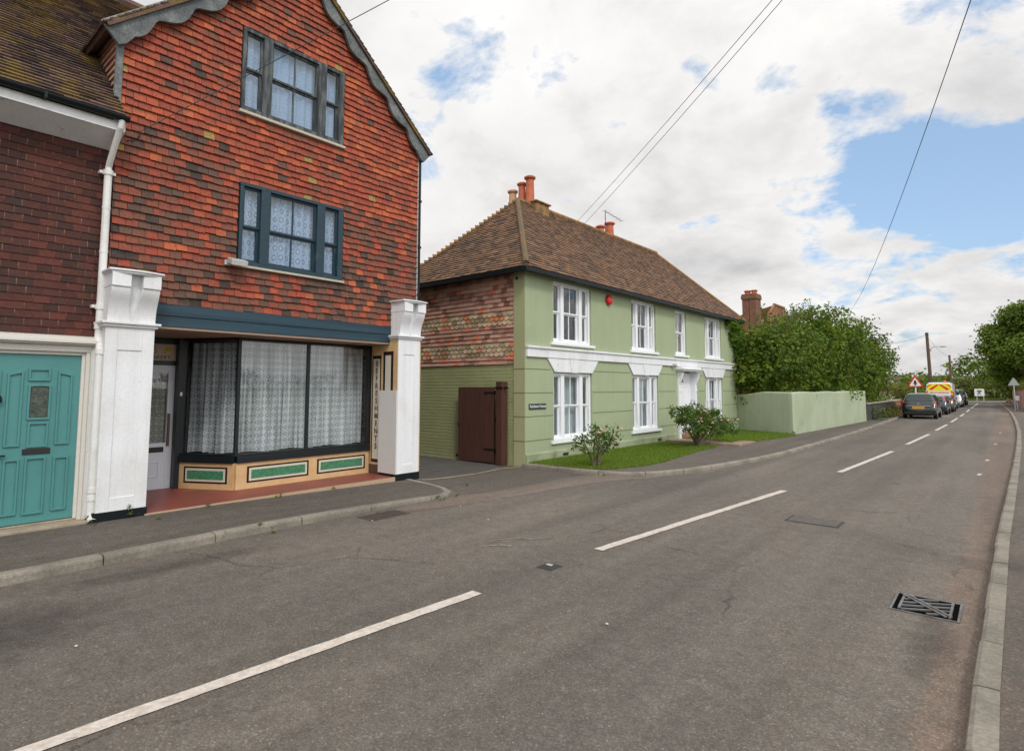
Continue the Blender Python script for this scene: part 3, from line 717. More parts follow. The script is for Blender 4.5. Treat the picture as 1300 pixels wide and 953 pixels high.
# left return wall hung with tiles, seen above the neighbour's roof
mb = MB(); backing(mb, (0, YL, 0), (1, 0, 0), (0, 0, 1), (0, -1, 0), lambda z: (-14.4, XT - .2), 4.6, ZE + .02, .5, .15, [])
mb.box(-14.4, XT - .2, YL, YL + .1, .08, 4.6); mb.box(-14.4, XT - .2, YR - .12, YR, 0, ZE); mb.box(-14.4, -14.3, YL + .1, YR - .12, 0, ZE)
mb.box(-14.3, XT - .2, YL + .1, YR - .12, 2.66, 2.72); mb.box(-14.3, XT - .3, YL + .1, YR - .12, 5.2, 5.25)
mb.box(-10.1, -10.0, YL + .1, 2.62, .08, 2.66); mb.box(-10.6, -10.5, 2.62, YR - .12, .08, 2.66)
mb.build('side_wall', DARKB, TH)
mb = MB(); tiling(mb, (0, YL, 0), (1, 0, 0), (0, 0, 1), (0, -1, 0), lambda z: (-10.4, XT - .02), 4.95, ZE, .166, .098, .016, .020, rfun=lambda v, u: random.uniform(.2, .5), lap=.006)
mb.build('side_hung_tiles', TILES, TH)
mb = MB(); mb.box(XT - .02, XT + .045, YL - .045, YL + .03, 4.7, ZE + .08); mb.build('corner_board', GREYB, TH, .005)
# roof slopes
rt = MB(); XF = XT + .16
for sgn in (-1, 1):
    ye = YC + sgn * (YR - YL + .34) / 2; ze = ZE - .17 * SL + .04
    L = (YR - YL + .34) / 2 * math.sqrt(1 + SL * SL)
    vd = Vector((0, -sgn, SL)).normalized(); nn = Vector((0, sgn * SL, 1)).normalized()
    O = Vector((0, ye, ze))
    P = [O + Vector((x, 0, 0)) + vd * v + nn * q for (v, q) in ((0, 0), (L, 0)) for x in (XF, -14.5)]
    a, b, c, d = P[0], P[1], P[3], P[2]
    rt.hexa([a, b, c, d, a + nn * .05, b + nn * .05, c + nn * .05, d + nn * .05])
    tiling(rt, O + nn * .05, (1, 0, 0), vd, nn, lambda v: (-14.5, XF + .01), -.03, L, .17, .105, .014, .010, kind=None)
rt.tube([(XF, YC, ZE + (YR - YL) / 2 * SL + .16), (-14.5, YC, ZE + (YR - YL) / 2 * SL + .16)], .11, 10)
rt.build('roof', TILEM, TH)
# scalloped bargeboards
def barge(sgn):
    mb = MB(); x0, x1 = XT + .07, XT + .12
    L = (YR - YL + .40) / 2 * math.sqrt(1 + SL * SL); n = 90
    top = []; bot = []
    e = Vector((YC + sgn * (YR - YL + .40) / 2, ZE - .20 * SL + .07)); d = Vector((-sgn, SL)).normalized(); nrm = Vector((sgn * SL, 1)).normalized()
    for i in range(n + 1):
        s = L * i / n; p = e + d * s
        ph = ((s - .12) % .62) / .62
        w_ = .155 + .075 * (math.sin(math.pi * min(1, ph / .75)) if ph < .75 else -.35 * math.sin(math.pi * (ph - .75) / .25))
        if s < .2: w_ = .25 - .2 * abs(s - .08)
        top.append(p); bot.append(p - nrm * w_)
    V = []; F = []
    for x in (x0, x1):
        for t, b in zip(top, bot): V += [(x, t.x, t.y), (x, b.x, b.y)]
    k = 2 * (n + 1)
    for i in range(n):
        a = 2 * i
        F += [(a, a + 1, a + 3, a + 2), (k + a, k + a + 2, k + a + 3, k + a + 1), (a, a + 2, k + a + 2, k + a), (a + 1, k + a + 1, k + a + 3, a + 3)]
    F += [(0, k, k + 1, 1), (k - 2, k - 1, 2 * k - 1, 2 * k - 2)]
    mb.add(V, F); mb.build('bargeboard', GREYB, TH)
    mb = MB()
    a = e + nrm * .012; b = e + d * L + nrm * .012
    mb.bar((XT + .1, a.x, a.y), (XT + .1, b.x, b.y), .12, .03, up=(1, 0, 0)); mb.build('verge_strip', mat('verge_mortar', (.33, .32, .28), (.16, .17, .14), ns=6, rough=.9), TH)
barge(-1); barge(1)
# black rainwater pipe down the right-hand corner
mb = MB(); mb.tube([(XT + .02, YR + .035, ZE - .12), (XT + .02, YR + .035, 3.05)], .028, 8)
for z in (3.4, 4.3, 5.2, 6.0): mb.box(XT - .01, XT + .05, YR - .0, YR + .07, z, z + .04)
mb.build('corner_pipe', GUTTER, TH, smooth=False)
mb = MB(); mb.box(XT - .05, XT + .03, YR - .02, YR + .004, 2.74, ZE - .1); mb.build('corner_board', mat('pale_corner_board', (.36, .37, .36), rough=.8), TH)

def sash3(root, name, x, Y0, Y1, z0, z1, M_, layout, bar, rail, glassm, curt=None, out=.03, depth=.11, sill=None, cx=.10, drape=None):
    """tripartite sash window; layout = (frame, side light, mullion, centre light, mullion, side light, frame)"""
    fr = MB(); y = Y0; sc_ = (Y1 - Y0) / sum(layout); ed = []
    for i, l in enumerate(layout):
        ed.append((y, y + l * sc_)); y += l * sc_
    xo = x + out
    head = .055
    fr.box(x - depth, xo, Y0, Y1, z1 - head, z1); fr.box(x - depth, xo + .004, Y0, Y1, z0, z0 + head * 1.1)
    for i in (0, 2, 4, 6):
        a, b = ed[i]; pr = .006 if i in (2, 4) else 0
        if b > a: fr.box(x - depth, xo + pr, a, b, z0 + head, z1 - head)
    f = fr.build(name, M_, root, .006)
    sa = MB(); pm = MB(); zm = z0 + (z1 - z0) * rail; s = .032; xs = xo - .045
    for i in (1, 3, 5):
        a, b = ed[i]
        if b - a < .03: continue
        for (c0, c1, dx) in ((z0 + head * 1.1, zm, -.03), (zm, z1 - head, 0)):
            X0, X1 = xs - .03 + dx, xs + dx
            sa.box(X0, X1, a, a + s, c0, c1); sa.box(X0, X1, b - s, b, c0, c1)
            sa.box(X0, X1, a + s, b - s, c0, c0 + (.05 if dx else s)); sa.box(X0, X1, a + s, b - s, c1 - s, c1)
            if i == 3 and bar:
                for t in range(1, bar + 1):
                    yy_ = a + (b - a) * t / (bar + 1); sa.box(X0 + .005, X1 - .004, yy_ - .011, yy_ + .011, c0 + s, c1 - s)
            pm.box(X0 + .012, X0 + .015, a + s * .6, b - s * .6, c0 + s * .6, c1 - s * .6)
    sa.build('sash', M_, f); pm.build('pane', glassm, f)
    if sill:
        m_ = MB(); m_.box(x - .02, x + sill[0], Y0 - sill[1], Y1 + sill[1], z0 - sill[2], z0 - .001); m_.build('sill', sill[3], f, .006)
    if curt:
        V = []; F = []; nn = 120; xc = x - cx
        ya, yb = Y0 + .02, Y1 - .02
        for i in range(nn + 1):
            t = i / nn; yv = ya + (yb - ya) * t; o = .014 * math.sin(t * 75) + .008 * math.sin(t * 31 + 1)
            zb = z0 + .03
            V += [(xc + o, yv, zb), (xc + o, yv, z1 - .03)]
        F = [(2 * i, 2 * i + 2, 2 * i + 3, 2 * i + 1) for i in range(nn)]
        if drape:   # right corner of the net pulled aside
            V = [(v[0], (v[1] if (v[1] < Y1 - .36 or v[2] > z0 + .5) else Y1 - .36 + (v[1] - (Y1 - .36)) * drape), v[2]) for v in V]
        link_mesh('net_curtain', V, F, curt, f)
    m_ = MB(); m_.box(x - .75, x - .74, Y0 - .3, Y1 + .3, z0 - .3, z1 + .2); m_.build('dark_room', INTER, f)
    return f
BEIGE = mat('beige_sill', (.46, .42, .34), rough=.8, fine=.15)
LAY = (.05, .26, .14, .78, .14, .25, .09)
sash3(TH, 'window', XT, *W1, GREYW, LAY, 1, .52, GLASSU, LACE2, out=.045, sill=(.07, .03, .045, BEIGE))['label'] = 'upper three-light sash window with bare weathered grey timber'
sash3(TH, 'window', XT, *W2, TEALD, LAY, 1, .47, GLASSU, LACE1, out=.045, sill=(.07, .03, .035, BEIGE))['label'] = 'lower three-light sash window with flaking dark teal paint'
# shop fascia and soffit
mb = MB(); mb.box(XT - .02, XT + .03, 2.5, 6.5, 2.60, 2.755); mb.box(XT - .02, XT + .02, 2.5, 6.5, 2.455, 2.597); mb.build('fascia', FASC, TH, .004)
mb = MB(); mb.box(-10.0, XT + .012, 2.5, 6.6, 2.425, 2.452); mb.build('soffit', SOFFIT, TH)
# bay
XB = -9.0; YB0, YB1 = 4.03, 6.44; XS, YS = -9.86, 3.56
ZF = .10
def wallbox(mb, p, q, z0, z1, t, r=None, inset=0):
    """upright board from p to q (xy), thickness t outward (to the right of travel p->q)"""
    p = Vector((p[0], p[1], 0)); q = Vector((q[0], q[1], 0)); d = (q - p).normalized(); n = Vector((d.y, -d.x, 0))
    a, b = p + n * inset, q + n * inset; c, e = b + n * t, a + n * t
    mb.hexa([(a.x, a.y, z0), (b.x, b.y, z0), (c.x, c.y, z0), (e.x, e.y, z0), (a.x, a.y, z1), (b.x, b.y, z1), (c.x, c.y, z1), (e.x, e.y, z1)], r)
def along(p, q, t): return (p[0] + (q[0] - p[0]) * t, p[1] + (q[1] - p[1]) * t)
SP, BC, BE = (XS, YS), (XB, YB0), (XB, YB1)
sf = MB()
for (p, q) in ((SP, BC), (BC, BE)):
    wallbox(sf, p, q, .50, .60, .07); wallbox(sf, p, q, .60, .635, .045); wallbox(sf, p, q, 2.385, 2.43, .05)
sf.tube([(XB - .0, YB0, .6), (XB - .0, YB0, 2.4)], .036, 8); sf.box(XB - .05, XB + .05, YB1 - .05, YB1 + .02, .5, 2.43)
sf.box(XB - .02, XB + .025, 5.17, 5.225, .63, 2.39)
sf.box(XS - .05, XS + .045, YS - .10, YS + .045, ZF, 2.43)
SFR = sf.build('shop_window', BLACKP, TH, .005)
gl = MB(); wallbox(gl, along(SP, BC, .04), along(SP, BC, .98), .63, 2.39, .006); wallbox(gl, (XB, YB0 + .03), (XB, 5.175), .63, 2.39, .006); wallbox(gl, (XB, 5.22), (XB, YB1 - .04), .63, 2.39, .006)
gl.build('pane', GLASSS, SFR)
def net(path, zb, zt, n, amp, fr_, m, parent, off=.09, sag=0):
    P = [Vector((x, y, 0)) for x, y in path]; L = sum((b - a).length for a, b in zip(P[:-1], P[1:])); V = []; F = []
    for i in range(n + 1):
        s = L * i / n; k = 0; ss = s
        while k < len(P) - 2 and ss > (P[k + 1] - P[k]).length: ss -= (P[k + 1] - P[k]).length; k += 1
        d = (P[k + 1] - P[k]).normalized(); nrm = Vector((d.y, -d.x, 0)); p = P[k] + d * ss
        o = amp * (math.sin(s * fr_) + .5 * math.sin(s * fr_ * .43 + 1) + .3 * math.sin(s * fr_ * 2.2))
        o2 = amp * .6 * (math.sin(s * fr_ * .9 + .4) + .5 * math.sin(s * fr_ * .4))
        a = p - nrm * (off - o); b = p - nrm * (off - o2)
        V += [(a.x, a.y, zb + .01 * math.sin(s * 9)), ((a.x + b.x) / 2, (a.y + b.y) / 2, (zb + zt) / 2), (b.x, b.y, zt - sag * abs(math.sin(s * 2)))]
    for i in range(n):
        for j in range(2): F.append((3 * i + j, 3 * i + 3 + j, 3 * i + 4 + j, 3 * i + 1 + j))
    return link_mesh('net_curtain', V, F, m, parent, smooth=True)
net([along(SP, BC, .05), along(SP, BC, .97)], .64, 2.36, 260, .034, 52, LACES, SFR, off=.12)
net([(XB, YB0 + .05), (XB, YB1 - .06)], .64, 2.37, 620, .032, 40, LACES, SFR, off=.13)
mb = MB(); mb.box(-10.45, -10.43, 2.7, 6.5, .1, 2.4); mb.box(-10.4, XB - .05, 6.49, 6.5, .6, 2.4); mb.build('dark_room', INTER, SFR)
# tiled stall riser with framed green panels
sr = MB()
for (p, q) in ((SP, BC), (BC, (XB, YB1))): wallbox(sr, p, q, ZF - .03, .50, .04)
SR = sr.build('stall_riser', CREAMT, TH)
for (p, q, t0, t1) in ((SP, BC, .12, .90), (BC, BE, .07, .50), (BC, BE, .565, .965)):
    a, b = along(p, q, t0), along(p, q, t1); L = math.dist(a, b); e = .035 / L
    m1 = MB(); wallbox(m1, a, b, .19, .44, .004, inset=.04); pn = m1.build('green_panel', MAROONT, SR)
    m1 = MB(); wallbox(m1, along(a, b, e * .9), along(a, b, 1 - e * .9), .216, .414, .003, inset=.044); m1.build('pale_border', PALET, pn)
    m1 = MB(); wallbox(m1, along(a, b, e * 1.85), along(a, b, 1 - e * 1.85), .248, .382, .003, inset=.047); m1.build('green_infill', GREENT, pn)
# quarry-tiled floor of the entrance
mb = MB(); mb.box(-10.1, -8.16, 2.55, 6.42, -.02, ZF); FL = mb.build('entrance_step', REDTILE, TH, .004)
mb = MB(); mb.box(-8.16, -8.128, 2.56, 6.40, -.02, ZF + .003); mb.build('step_nosing', STEPEDGE, FL)
# right-hand side wall of the entrance with tiled strips
YW = 6.42
mb = MB(); mb.box(-9.02, -8.62, YW + .05, YR - .02, .0, 2.43); mb.box(-8.62, -8.155, YW + .012, YR - .08, 0, 2.6); mb.build('entrance_side', CREAMT, TH)
def ypanel(x0, x1, z0, z1, m, y, name='tile_strip', parent=TH):
    b = MB(); b.box(x0, x1, y - .004, y, z0, z1); return b.build(name, m, parent)
rp = ypanel(-8.93, -8.66, .30, 2.24, MAROONT, YW + .049, 'sign_panel')
rp['label'] = 'upright tiled panel lettered REFRESHMENTS'
b_ = MB(); b_.box(-8.895, -8.70, YW + .040, YW + .0445, .36, 2.18); b_.build('sign_field', PALET, rp)
for i, ch in enumerate('REFRESHMENTS'):
    text_mesh('letter', ch, .145, (-8.785, YW + .036, 2.09 - i * .1365), (1, 0, 0), (0, 0, 1), BROWNL, rp, .004, font_scale=(.95, 1), bold=.004)
ts = ypanel(-8.555, -8.27, 1.60, 2.30, MAROONT, YW + .011, 'tile_strip'); b_ = MB(); b_.box(-8.49, -8.335, YW + .002, YW + .0065, 1.60, 2.23); b_.build('pale_field', PALET, ts)
mb = MB(); mb.box(-8.64, -8.138, YW - .012, YW + .0195, .145, 1.60); mb.build('boarding', OFFW, TH)
mb = MB(); mb.box(-9.02, -8.64, YW + .03, YW + .05, ZF, .26); mb.build('skirting', mat('brown_skirting', (.09, .05, .035), rough=.5), TH)
# pilasters
def pilaster(y0, y1, zb, xf=-8.15, xb=-8.62, label=None, zs=2.42):
    mb = MB(); mb.box(xb, xf, y0, y1, zb + .12, zs); wd = y1 - y0; pf = MB()
    # raised margins round a sunk panel
    a, b, c, d = y0 + wd * .25, y1 - wd * .25, zb + .30, zs - .28
    t = .012
    mb.box(xf, xf + t, y0, a, zb + .12, zs); mb.box(xf, xf + t, b, y1, zb + .12, zs); mb.box(xf, xf + t, a, b, zb + .12, c); mb.box(xf, xf + t, a, b, d, zs)
    p = mb.build('pilaster', WHITE, TH, .004)
    if label: p['label'] = label
    k = MB(); k.box(xb, xf + .02, y0 - .024, y1 + .012, -.03, zb + .145); k.build('plinth', PLINTH, p, .006)
    cp = MB(); cp.box(xb, xf + .07, y0 - .055, y1 + .055, zs + .035, zs + .065); cp.box(xb, xf + .04, y0 - .03, y1 + .03, zs, zs + .035)
    zt = zs + .64; zc = zs + .065; zk = zt - .16; w3 = wd * .38; ym = (y0 + y1) / 2
    # two scrolled consoles whose inner edges close up downwards
    for sg in (-1, 1):
        yo = y0 + .004 if sg < 0 else y1 - .004; V = []; n_ = 14
        for i in range(n_ + 1):
            q = i / n_; z = zc + (zk - zc) * q; ss = q * q * (3 - 2 * q)
            x = xf + .035 + .118 * ss - .022 * math.sin(math.pi * q) ** 2
            yi = ym + sg * (.012 + (wd * .5 - w3 - .012) * q ** .8)
            V += [(xb, yo, z), (x, yo, z), (x, yi, z), (xb, yi, z)]
        F = [(0, 1, 2, 3), (4 * n_ + 3, 4 * n_ + 2, 4 * n_ + 1, 4 * n_)]
        for i in range(n_):
            for k_ in range(4): F.append((4 * i + k_, 4 * i + (k_ + 1) % 4, 4 * i + 4 + (k_ + 1) % 4, 4 * i + 4 + k_))
        cp.add(V, F)
        a_, b_2 = sorted((yo + sg * .004, ym + sg * (wd * .5 - w3)))
        cp.box(xb, xf + .172, a_, b_2, zk, zt)
    cp.prism([(xb, zc), (xf + .01, zc), (xf + .03, zs + .3), (xf + .085, zt - .002), (xb, zt - .002)], 'y', y0 + .03, y1 - .03)
    for (e0, ov, z0_, z1_) in ((.175, .010, zt, zt + .025), (.195, .035, zt + .025, zt + .048)):   # bow-fronted top slab
        pl_ = [(xb, y0 - ov), (xf + e0 - .02, y0 - ov)] + [(xf + e0 - .02 + .05 * math.sin(math.pi * t / 8), y0 - ov + (wd + 2 * ov) * t / 8) for t in range(1, 8)] + [(xf + e0 - .02, y1 + ov), (xb, y1 + ov)]
        cp.prism(pl_, 'z', z0_, z1_)
    cp.build('capital', WHITE, p, .006)
    return p
pilaster(2.05, 2.575, .045, label='left white pilaster beside the rainwater pipe', zs=2.385)
pilaster(6.44, 6.93, .0, label='right white pilaster beside the drive', zs=2.52)
# shop door
xd = -9.96; y0, y1 = 2.66, 3.47
mb = MB()
mb.box(xd - .05, xd, y0, y0 + .10, ZF, 2.0); mb.box(xd - .05, xd, y1 - .095, y1, ZF, 2.0); mb.box(xd - .05, xd, y0 + .1, y1 - .095, 1.88, 2.0); mb.box(xd - .05, xd, y0 + .1, y1 - .095, ZF, .80)
mb.box(xd, xd + .008, y0 + .16, y1 - .16, .28, .31); mb.box(xd, xd + .008, y0 + .16, y1 - .16, .50, .53); mb.box(xd, xd + .008, y0 + .16, y0 + .19, .31, .50); mb.box(xd, xd + .008, y1 - .19, y1 - .16, .31, .50)
SD = mb.build('shop_door', mat('door_white', (.66, .69, .76), rough=.4, fine=.04), TH, .004)
mb = MB(); mb.box(xd - .03, xd - .024, y0 + .09, y1 - .085, .79, 1.89); mb.build('pane', GLASSS, SD)
net([(xd - .02, y0 + .1), (xd - .02, y1 - .1)], .8, 1.88, 60, .006, 50, LACED, SD, off=.05)
mb = MB(); mb.box(xd, xd + .006, y1 - .33, y1 - .12, .66, .74); mb.build('letterbox', BLKL, SD)
mb = MB(); mb.box(xd, xd + .03, y1 - .085, y1 - .05, .75, 1.25); mb.build('handle', mat('brown_handle', (.12, .07, .05), rough=.4), SD, .005)
mb = MB(); mb.box(xd - .06, xd + .02, y1, y1 + .08, ZF, 2.42); mb.box(xd - .06, xd + .015, y0 - .1, y1, 2.01, 2.07); mb.box(xd - .06, xd + .015, y0 - .1, y1, 2.33, 2.42); mb.build('door_frame', BLACKP, TH)
mb = MB(); mb.box(xd - .03, xd - .01, y0, y1, 2.07, 2.33); fs = mb.build('fanlight_sign', mat('sign_cream', (.62, .50, .40), rough=.6), TH, label='cream fanlight sign over the shop door')
for s_, yy_, zz_, sz in (('THE', 3.115, 2.285, .085), ('OLD', 3.115, 2.205, .085), ('BAKERY', 3.24, 2.12, .088)):
    text_mesh('lettering', s_, sz, (xd - .008, yy_, zz_), (0, 1, 0), (0, 0, 1), BLKL, fs, .003)
mb = MB(); mb.prism([(3.28, 2.19), (3.32, 2.17), (3.35, 2.21), (3.39, 2.22), (3.39, 2.28), (3.34, 2.29), (3.31, 2.27)], 'x', xd - .01, xd - .006); mb.build('emblem', YEL, fs)
mb = MB(); mb.box(XS + .045, XS + .06, YS - .06, YS - .03, 1.52, 1.58); mb.build('bell_push', WHITE2, TH)
# floodlight on the tile hanging, cable hook
mb = MB(); mb.box(XT + .03, XT + .07, 3.48, 3.56, 3.39, 3.47); mb.bar((XT + .06, 3.52, 3.43), (XT + .16, 3.55, 3.46), .03)
mb.hexa([(XT + .08, 3.5, 3.42), (XT + .24, 3.5, 3.37), (XT + .24, 3.73, 3.37), (XT + .08, 3.73, 3.42), (XT + .10, 3.5, 3.50), (XT + .25, 3.5, 3.45), (XT + .25, 3.73, 3.45), (XT + .10, 3.73, 3.50)])
mb.build('security_light', GREYP, TH, .008)
mb = MB(); mb.tube([(XT + .03, 2.22, 4.80), (XT + .10, 2.27, 4.78), (XT + .13, 2.33, 4.86), (XT + .10, 2.34, 4.94), (XT + .05, 2.34, 4.95)], .007, 6); mb.build('cable_hook', IRON, TH)

# ================================================================== dark brick cottage on the left
BH = thing('brick_cottage', (-8.42, 0, .05), 'dark red brick cottage with mossy tiled roof and turquoise front door', 'building')
XBK = -8.44
dhole = (.98, 1.92, -.1, 2.14)
mb = MB(); backing(mb, (XBK, 0, 0), (0, 1, 0), (0, 0, 1), (1, 0, 0), lambda z: (-9, 2.09), 0, 4.95, .5, .2, [dhole])
mb.box(-14.4, XBK - .2, -9, -8.8, 0, 5); mb.box(-14.4, -14.2, -8.8, 2.05, 0, 5)
mb.build('wall', MORTAR, BH)
mb = MB(); tiling(mb, (XBK, 0, 0), (0, 1, 0), (0, 0, 1), (1, 0, 0), lambda z: (-4.5, 2.095), .1, 4.66, .157, .0905, .003, .010, [dhole], gap=.010, jit=.0012, lap=.004)
# brick courses need a mortar gap below each brick too
o = mb.build('brickwork', BRICKD, BH)
me = o.data
# eaves: sloping soffit board, fascia, black half-round gutter
mb = MB(); mb.hexa([(XBK + .01, -9, 4.63), (-8.06, -9, 4.775), (-8.06, 2.10, 4.775), (XBK + .01, 2.10, 4.63), (XBK + .01, -9, 4.70), (-8.06, -9, 4.80), (-8.06, 2.10, 4.80), (XBK + .01, 2.10, 4.70)])
mb.box(-8.06, -8.045, -9, 2.105, 4.77, 4.88); mb.prism([(XBK, 4.64), (-8.06, 4.78), (-8.06, 4.88), (XBK, 4.88)], 'y', 2.10, 2.115)
mb.build('eaves_board', WHITE, BH)
mb = MB(); pr = []
for i in range(9):
    a = math.pi + math.pi * i / 8; pr.append((-7.985 + .058 * math.cos(a), 4.935 + .058 * math.sin(a)))
mb.prism(pr, 'y', -9, 2.13)
for y in (-3.5, -2.4, -1.3, -.4, .5, 1.3): mb.box(-8.05, -7.925, y, y + .03, 4.87, 4.94)
mb.build('gutter', GUTTER, BH)
rs = .945; VD = Vector((-1, 0, rs)).normalized(); NN = Vector((rs, 0, 1)).normalized(); O = Vector((-8.00, 0, 4.965)); LR = 3.85 * math.sqrt(1 + rs * rs)
def bext(v):
    z = O.z + VD.z * v
    return (-9, 2.09 + max(0, (z - 6.42) / SL))
mb = MB(); tiling(mb, O, (0, 1, 0), VD, NN, bext, -.04, LR, .165, .098, .016, .016, rfun=lambda v, u: random.random(), lap=.006, jit=.004)
a = O + VD * LR
mb.hexa([tuple(O + Vector((0, -9, 0)) - NN * .06), tuple(O + Vector((0, 2.09, 0)) - NN * .06), tuple(a + Vector((0, 2.09, 0)) - NN * .06), tuple(a + Vector((0, -9, 0)) - NN * .06),
         tuple(O + Vector((0, -9, 0))), tuple(O + Vector((0, 2.09, 0))), tuple(a + Vector((0, 2.09, 0))), tuple(a + Vector((0, -9, 0)))])
ar = a; mb.tube([(ar.x, -9, ar.z + .02), (ar.x, 4.4, ar.z + .02)], .12, 8)
mb.hexa([(ar.x, -9, ar.z - .05), (ar.x, 4.4, ar.z - .05), (ar.x - 3.5, 4.4, ar.z - 3.4), (ar.x - 3.5, -9, ar.z - 3.4), (ar.x, -9, ar.z), (ar.x, 4.4, ar.z), (ar.x - 3.5, 4.4, ar.z - 3.34), (ar.x - 3.5, -9, ar.z - 3.34)])
mb.build('roof', TILEM, BH)
# front door with its surround
xd = XT - .0
mb = MB(); mb.box(xd - .06, xd, 1.01, 1.89, .14, 2.03)
def raised(y0, y1, z0, z1, arch=0, w_=.020, t=.022):
    n = 8; outer = [(y0, z0), (y1, z0)]; inner = [(y0 + w_, z0 + w_), (y1 - w_, z0 + w_)]
    for i in range(n + 1):
        s = i / n; yy_ = y1 + (y0 - y1) * s
        if arch > 0: zz = z1 - arch * (1 - math.sin(math.pi * s))          # arched
        elif arch == -1: zz = z1 - .035 * (1 - s)                          # sloping up to the left
        elif arch == -2: zz = z1 - .035 * s
        else: zz = z1
        outer.append((yy_, zz)); yi = min(max(yy_, y0 + w_), y1 - w_); inner.append((yi, zz - w_))
    k = len(outer); V = [(xd, a, b) for a, b in outer] + [(xd + t, a + .003 * (1 if a < (y0 + y1) / 2 else -1), b) for a, b in outer] + [(xd + t, a, b) for a, b in inner] + [(xd + .001, a, b) for a, b in inner]
    F = []
    for lay in range(3):
        for i in range(k): F.append((lay * k + i, lay * k + (i + 1) % k, (lay + 1) * k + (i + 1) % k, (lay + 1) * k + i))
    mb.add(V, F)
for (a, b, arr) in ((1.05, 1.225, 0), (1.69, 1.84, 1)): pass
raised(1.225, 1.365, 1.00, 1.84, -2); raised(1.675, 1.815, 1.00, 1.84, -1)
raised(1.235, 1.375, .25, .86); raised(1.675, 1.82, .25, .86); raised(1.055, 1.175, .25, .86); raised(1.055, 1.175, 1.0, 1.84)
raised(1.42, 1.61, .24, .87); raised(1.425, 1.615, .98, 1.26); raised(1.41, 1.62, 1.29, 1.69, .01); raised(1.405, 1.605, 1.73, 1.87)
mb.box(xd, xd + .02, 1.01, 1.89, .145, .20)
FD = mb.build('front_door', TURQ, BH, label='turquoise panelled front door')
mb = MB(); mb.box(xd + .001, xd + .004, 1.432, 1.598, 1.312, 1.668); mb.build('pane', OBSC, FD)
mb = MB(); mb.box(xd + .0, xd + .012, 1.395, 1.645, .90, .965); mb.build('letterbox', BLKL, FD, .003)
mb = MB(); mb.tube([(xd + .02, 1.16, 1.55), (xd + .05, 1.16, 1.50)], .03, 8); mb.build('knocker', IRON, FD)
mb = MB(); mb.box(xd, xd + .01, 1.14, 1.18, .80, .96); mb.bar((xd + .035, 1.15, .91), (xd + .035, 1.25, .905), .018); mb.build('handle', IRON, FD)
mb = MB()
for s in (-1, 1):
    y = 1.89 if s > 0 else 1.01
    mb.box(XBK, xd + .03, y, y + s * .035, .10, 2.07) if s > 0 else mb.box(XBK, xd + .03, y - .035, y, .10, 2.07)
    if s > 0: mb.box(XBK, xd + .06, y + .035, y + .075, .10, 2.07); mb.box(XBK, xd + .09, y + .075, y + .125, .08, 2.10)
    else: mb.box(XBK, xd + .06, y - .075, y - .035, .10, 2.07); mb.box(XBK, xd + .09, y - .125, y - .075, .08, 2.10)
mb.box(XBK, xd + .03, 1.01, 1.89, 2.032, 2.07); mb.box(XBK, xd + .07, .88, 2.02, 2.07, 2.15); mb.box(XBK, xd + .13, .85, 2.035, 2.15, 2.17); mb.box(XBK, xd + .16, .82, 2.045, 2.17, 2.20); mb.hexa([(XBK, .82, 2.2), (xd + .16, .82, 2.2), (xd + .16, 2.045, 2.2), (XBK, 2.045, 2.2), (XBK, .84, 2.27), (xd + .05, .84, 2.25), (xd + .05, 2.03, 2.25), (XBK, 2.03, 2.27)])
mb.build('door_surround', CREAMF, BH, .005)
mb = MB(); mb.box(XBK, -8.16, .90, 1.99, 0, .115); mb.box(XBK, xd + .04, .98, 1.92, .115, .135); mb.build('door_step', STONE, BH, .008)
# white rainwater pipe
mb = MB()
mb.tube([(-7.99, 2.06, 4.90), (-8.02, 2.055, 4.80), (-8.06, 2.05, 4.76), (-8.30, 2.035, 4.44), (-8.34, 2.035, 4.38), (-8.34, 2.035, 4.2)], .036, 12)
mb.tube([(-8.34, 2.035, 4.3), (-8.34, 2.035, 2.30), (-8.33, 2.03, 2.24), (-8.25, 2.03, 2.14), (-8.235, 2.03, 2.08), (-8.235, 2.03, .20), (-8.22, 2.03, .14), (-8.14, 2.03, .095)], .043, 14, cap=False)
for z, x in ((4.28, -8.34), (2.60, -8.34), (2.36, -8.34), (2.05, -8.235), (.33, -8.235), (.42, -8.235)): mb.tube([(x, 2.035, z), (x, 2.035, z + .06)], .055, 14)
mb.tube([(-8.34, 2.035, 3.85), (-8.34, 2.035, 3.88)], .047, 12); mb.tube([(-8.34, 2.035, 3.3), (-8.34, 2.035, 3.33)], .047, 12)
for z in (4.3, 2.62): mb.box(XBK, -8.36, 1.95, 2.12, z, z + .035)
mb.build('rainwater_pipe', mat('pipe_white', (.70, .70, .68), (.58, .57, .53), ns=3, thr=(.5, .75), rough=.35, fine=.05), BH)
mb = MB(); mb.bar((-8.36, 2.10, 2.62), (-8.22, 2.20, 2.62), .03); mb.build('pipe_bracket', IRON, BH)
mb = MB(); mb.box(XBK + .0, -8.30, 1.985, 2.048, .0, 2.15); mb.build('white_board', WHITE, BH)

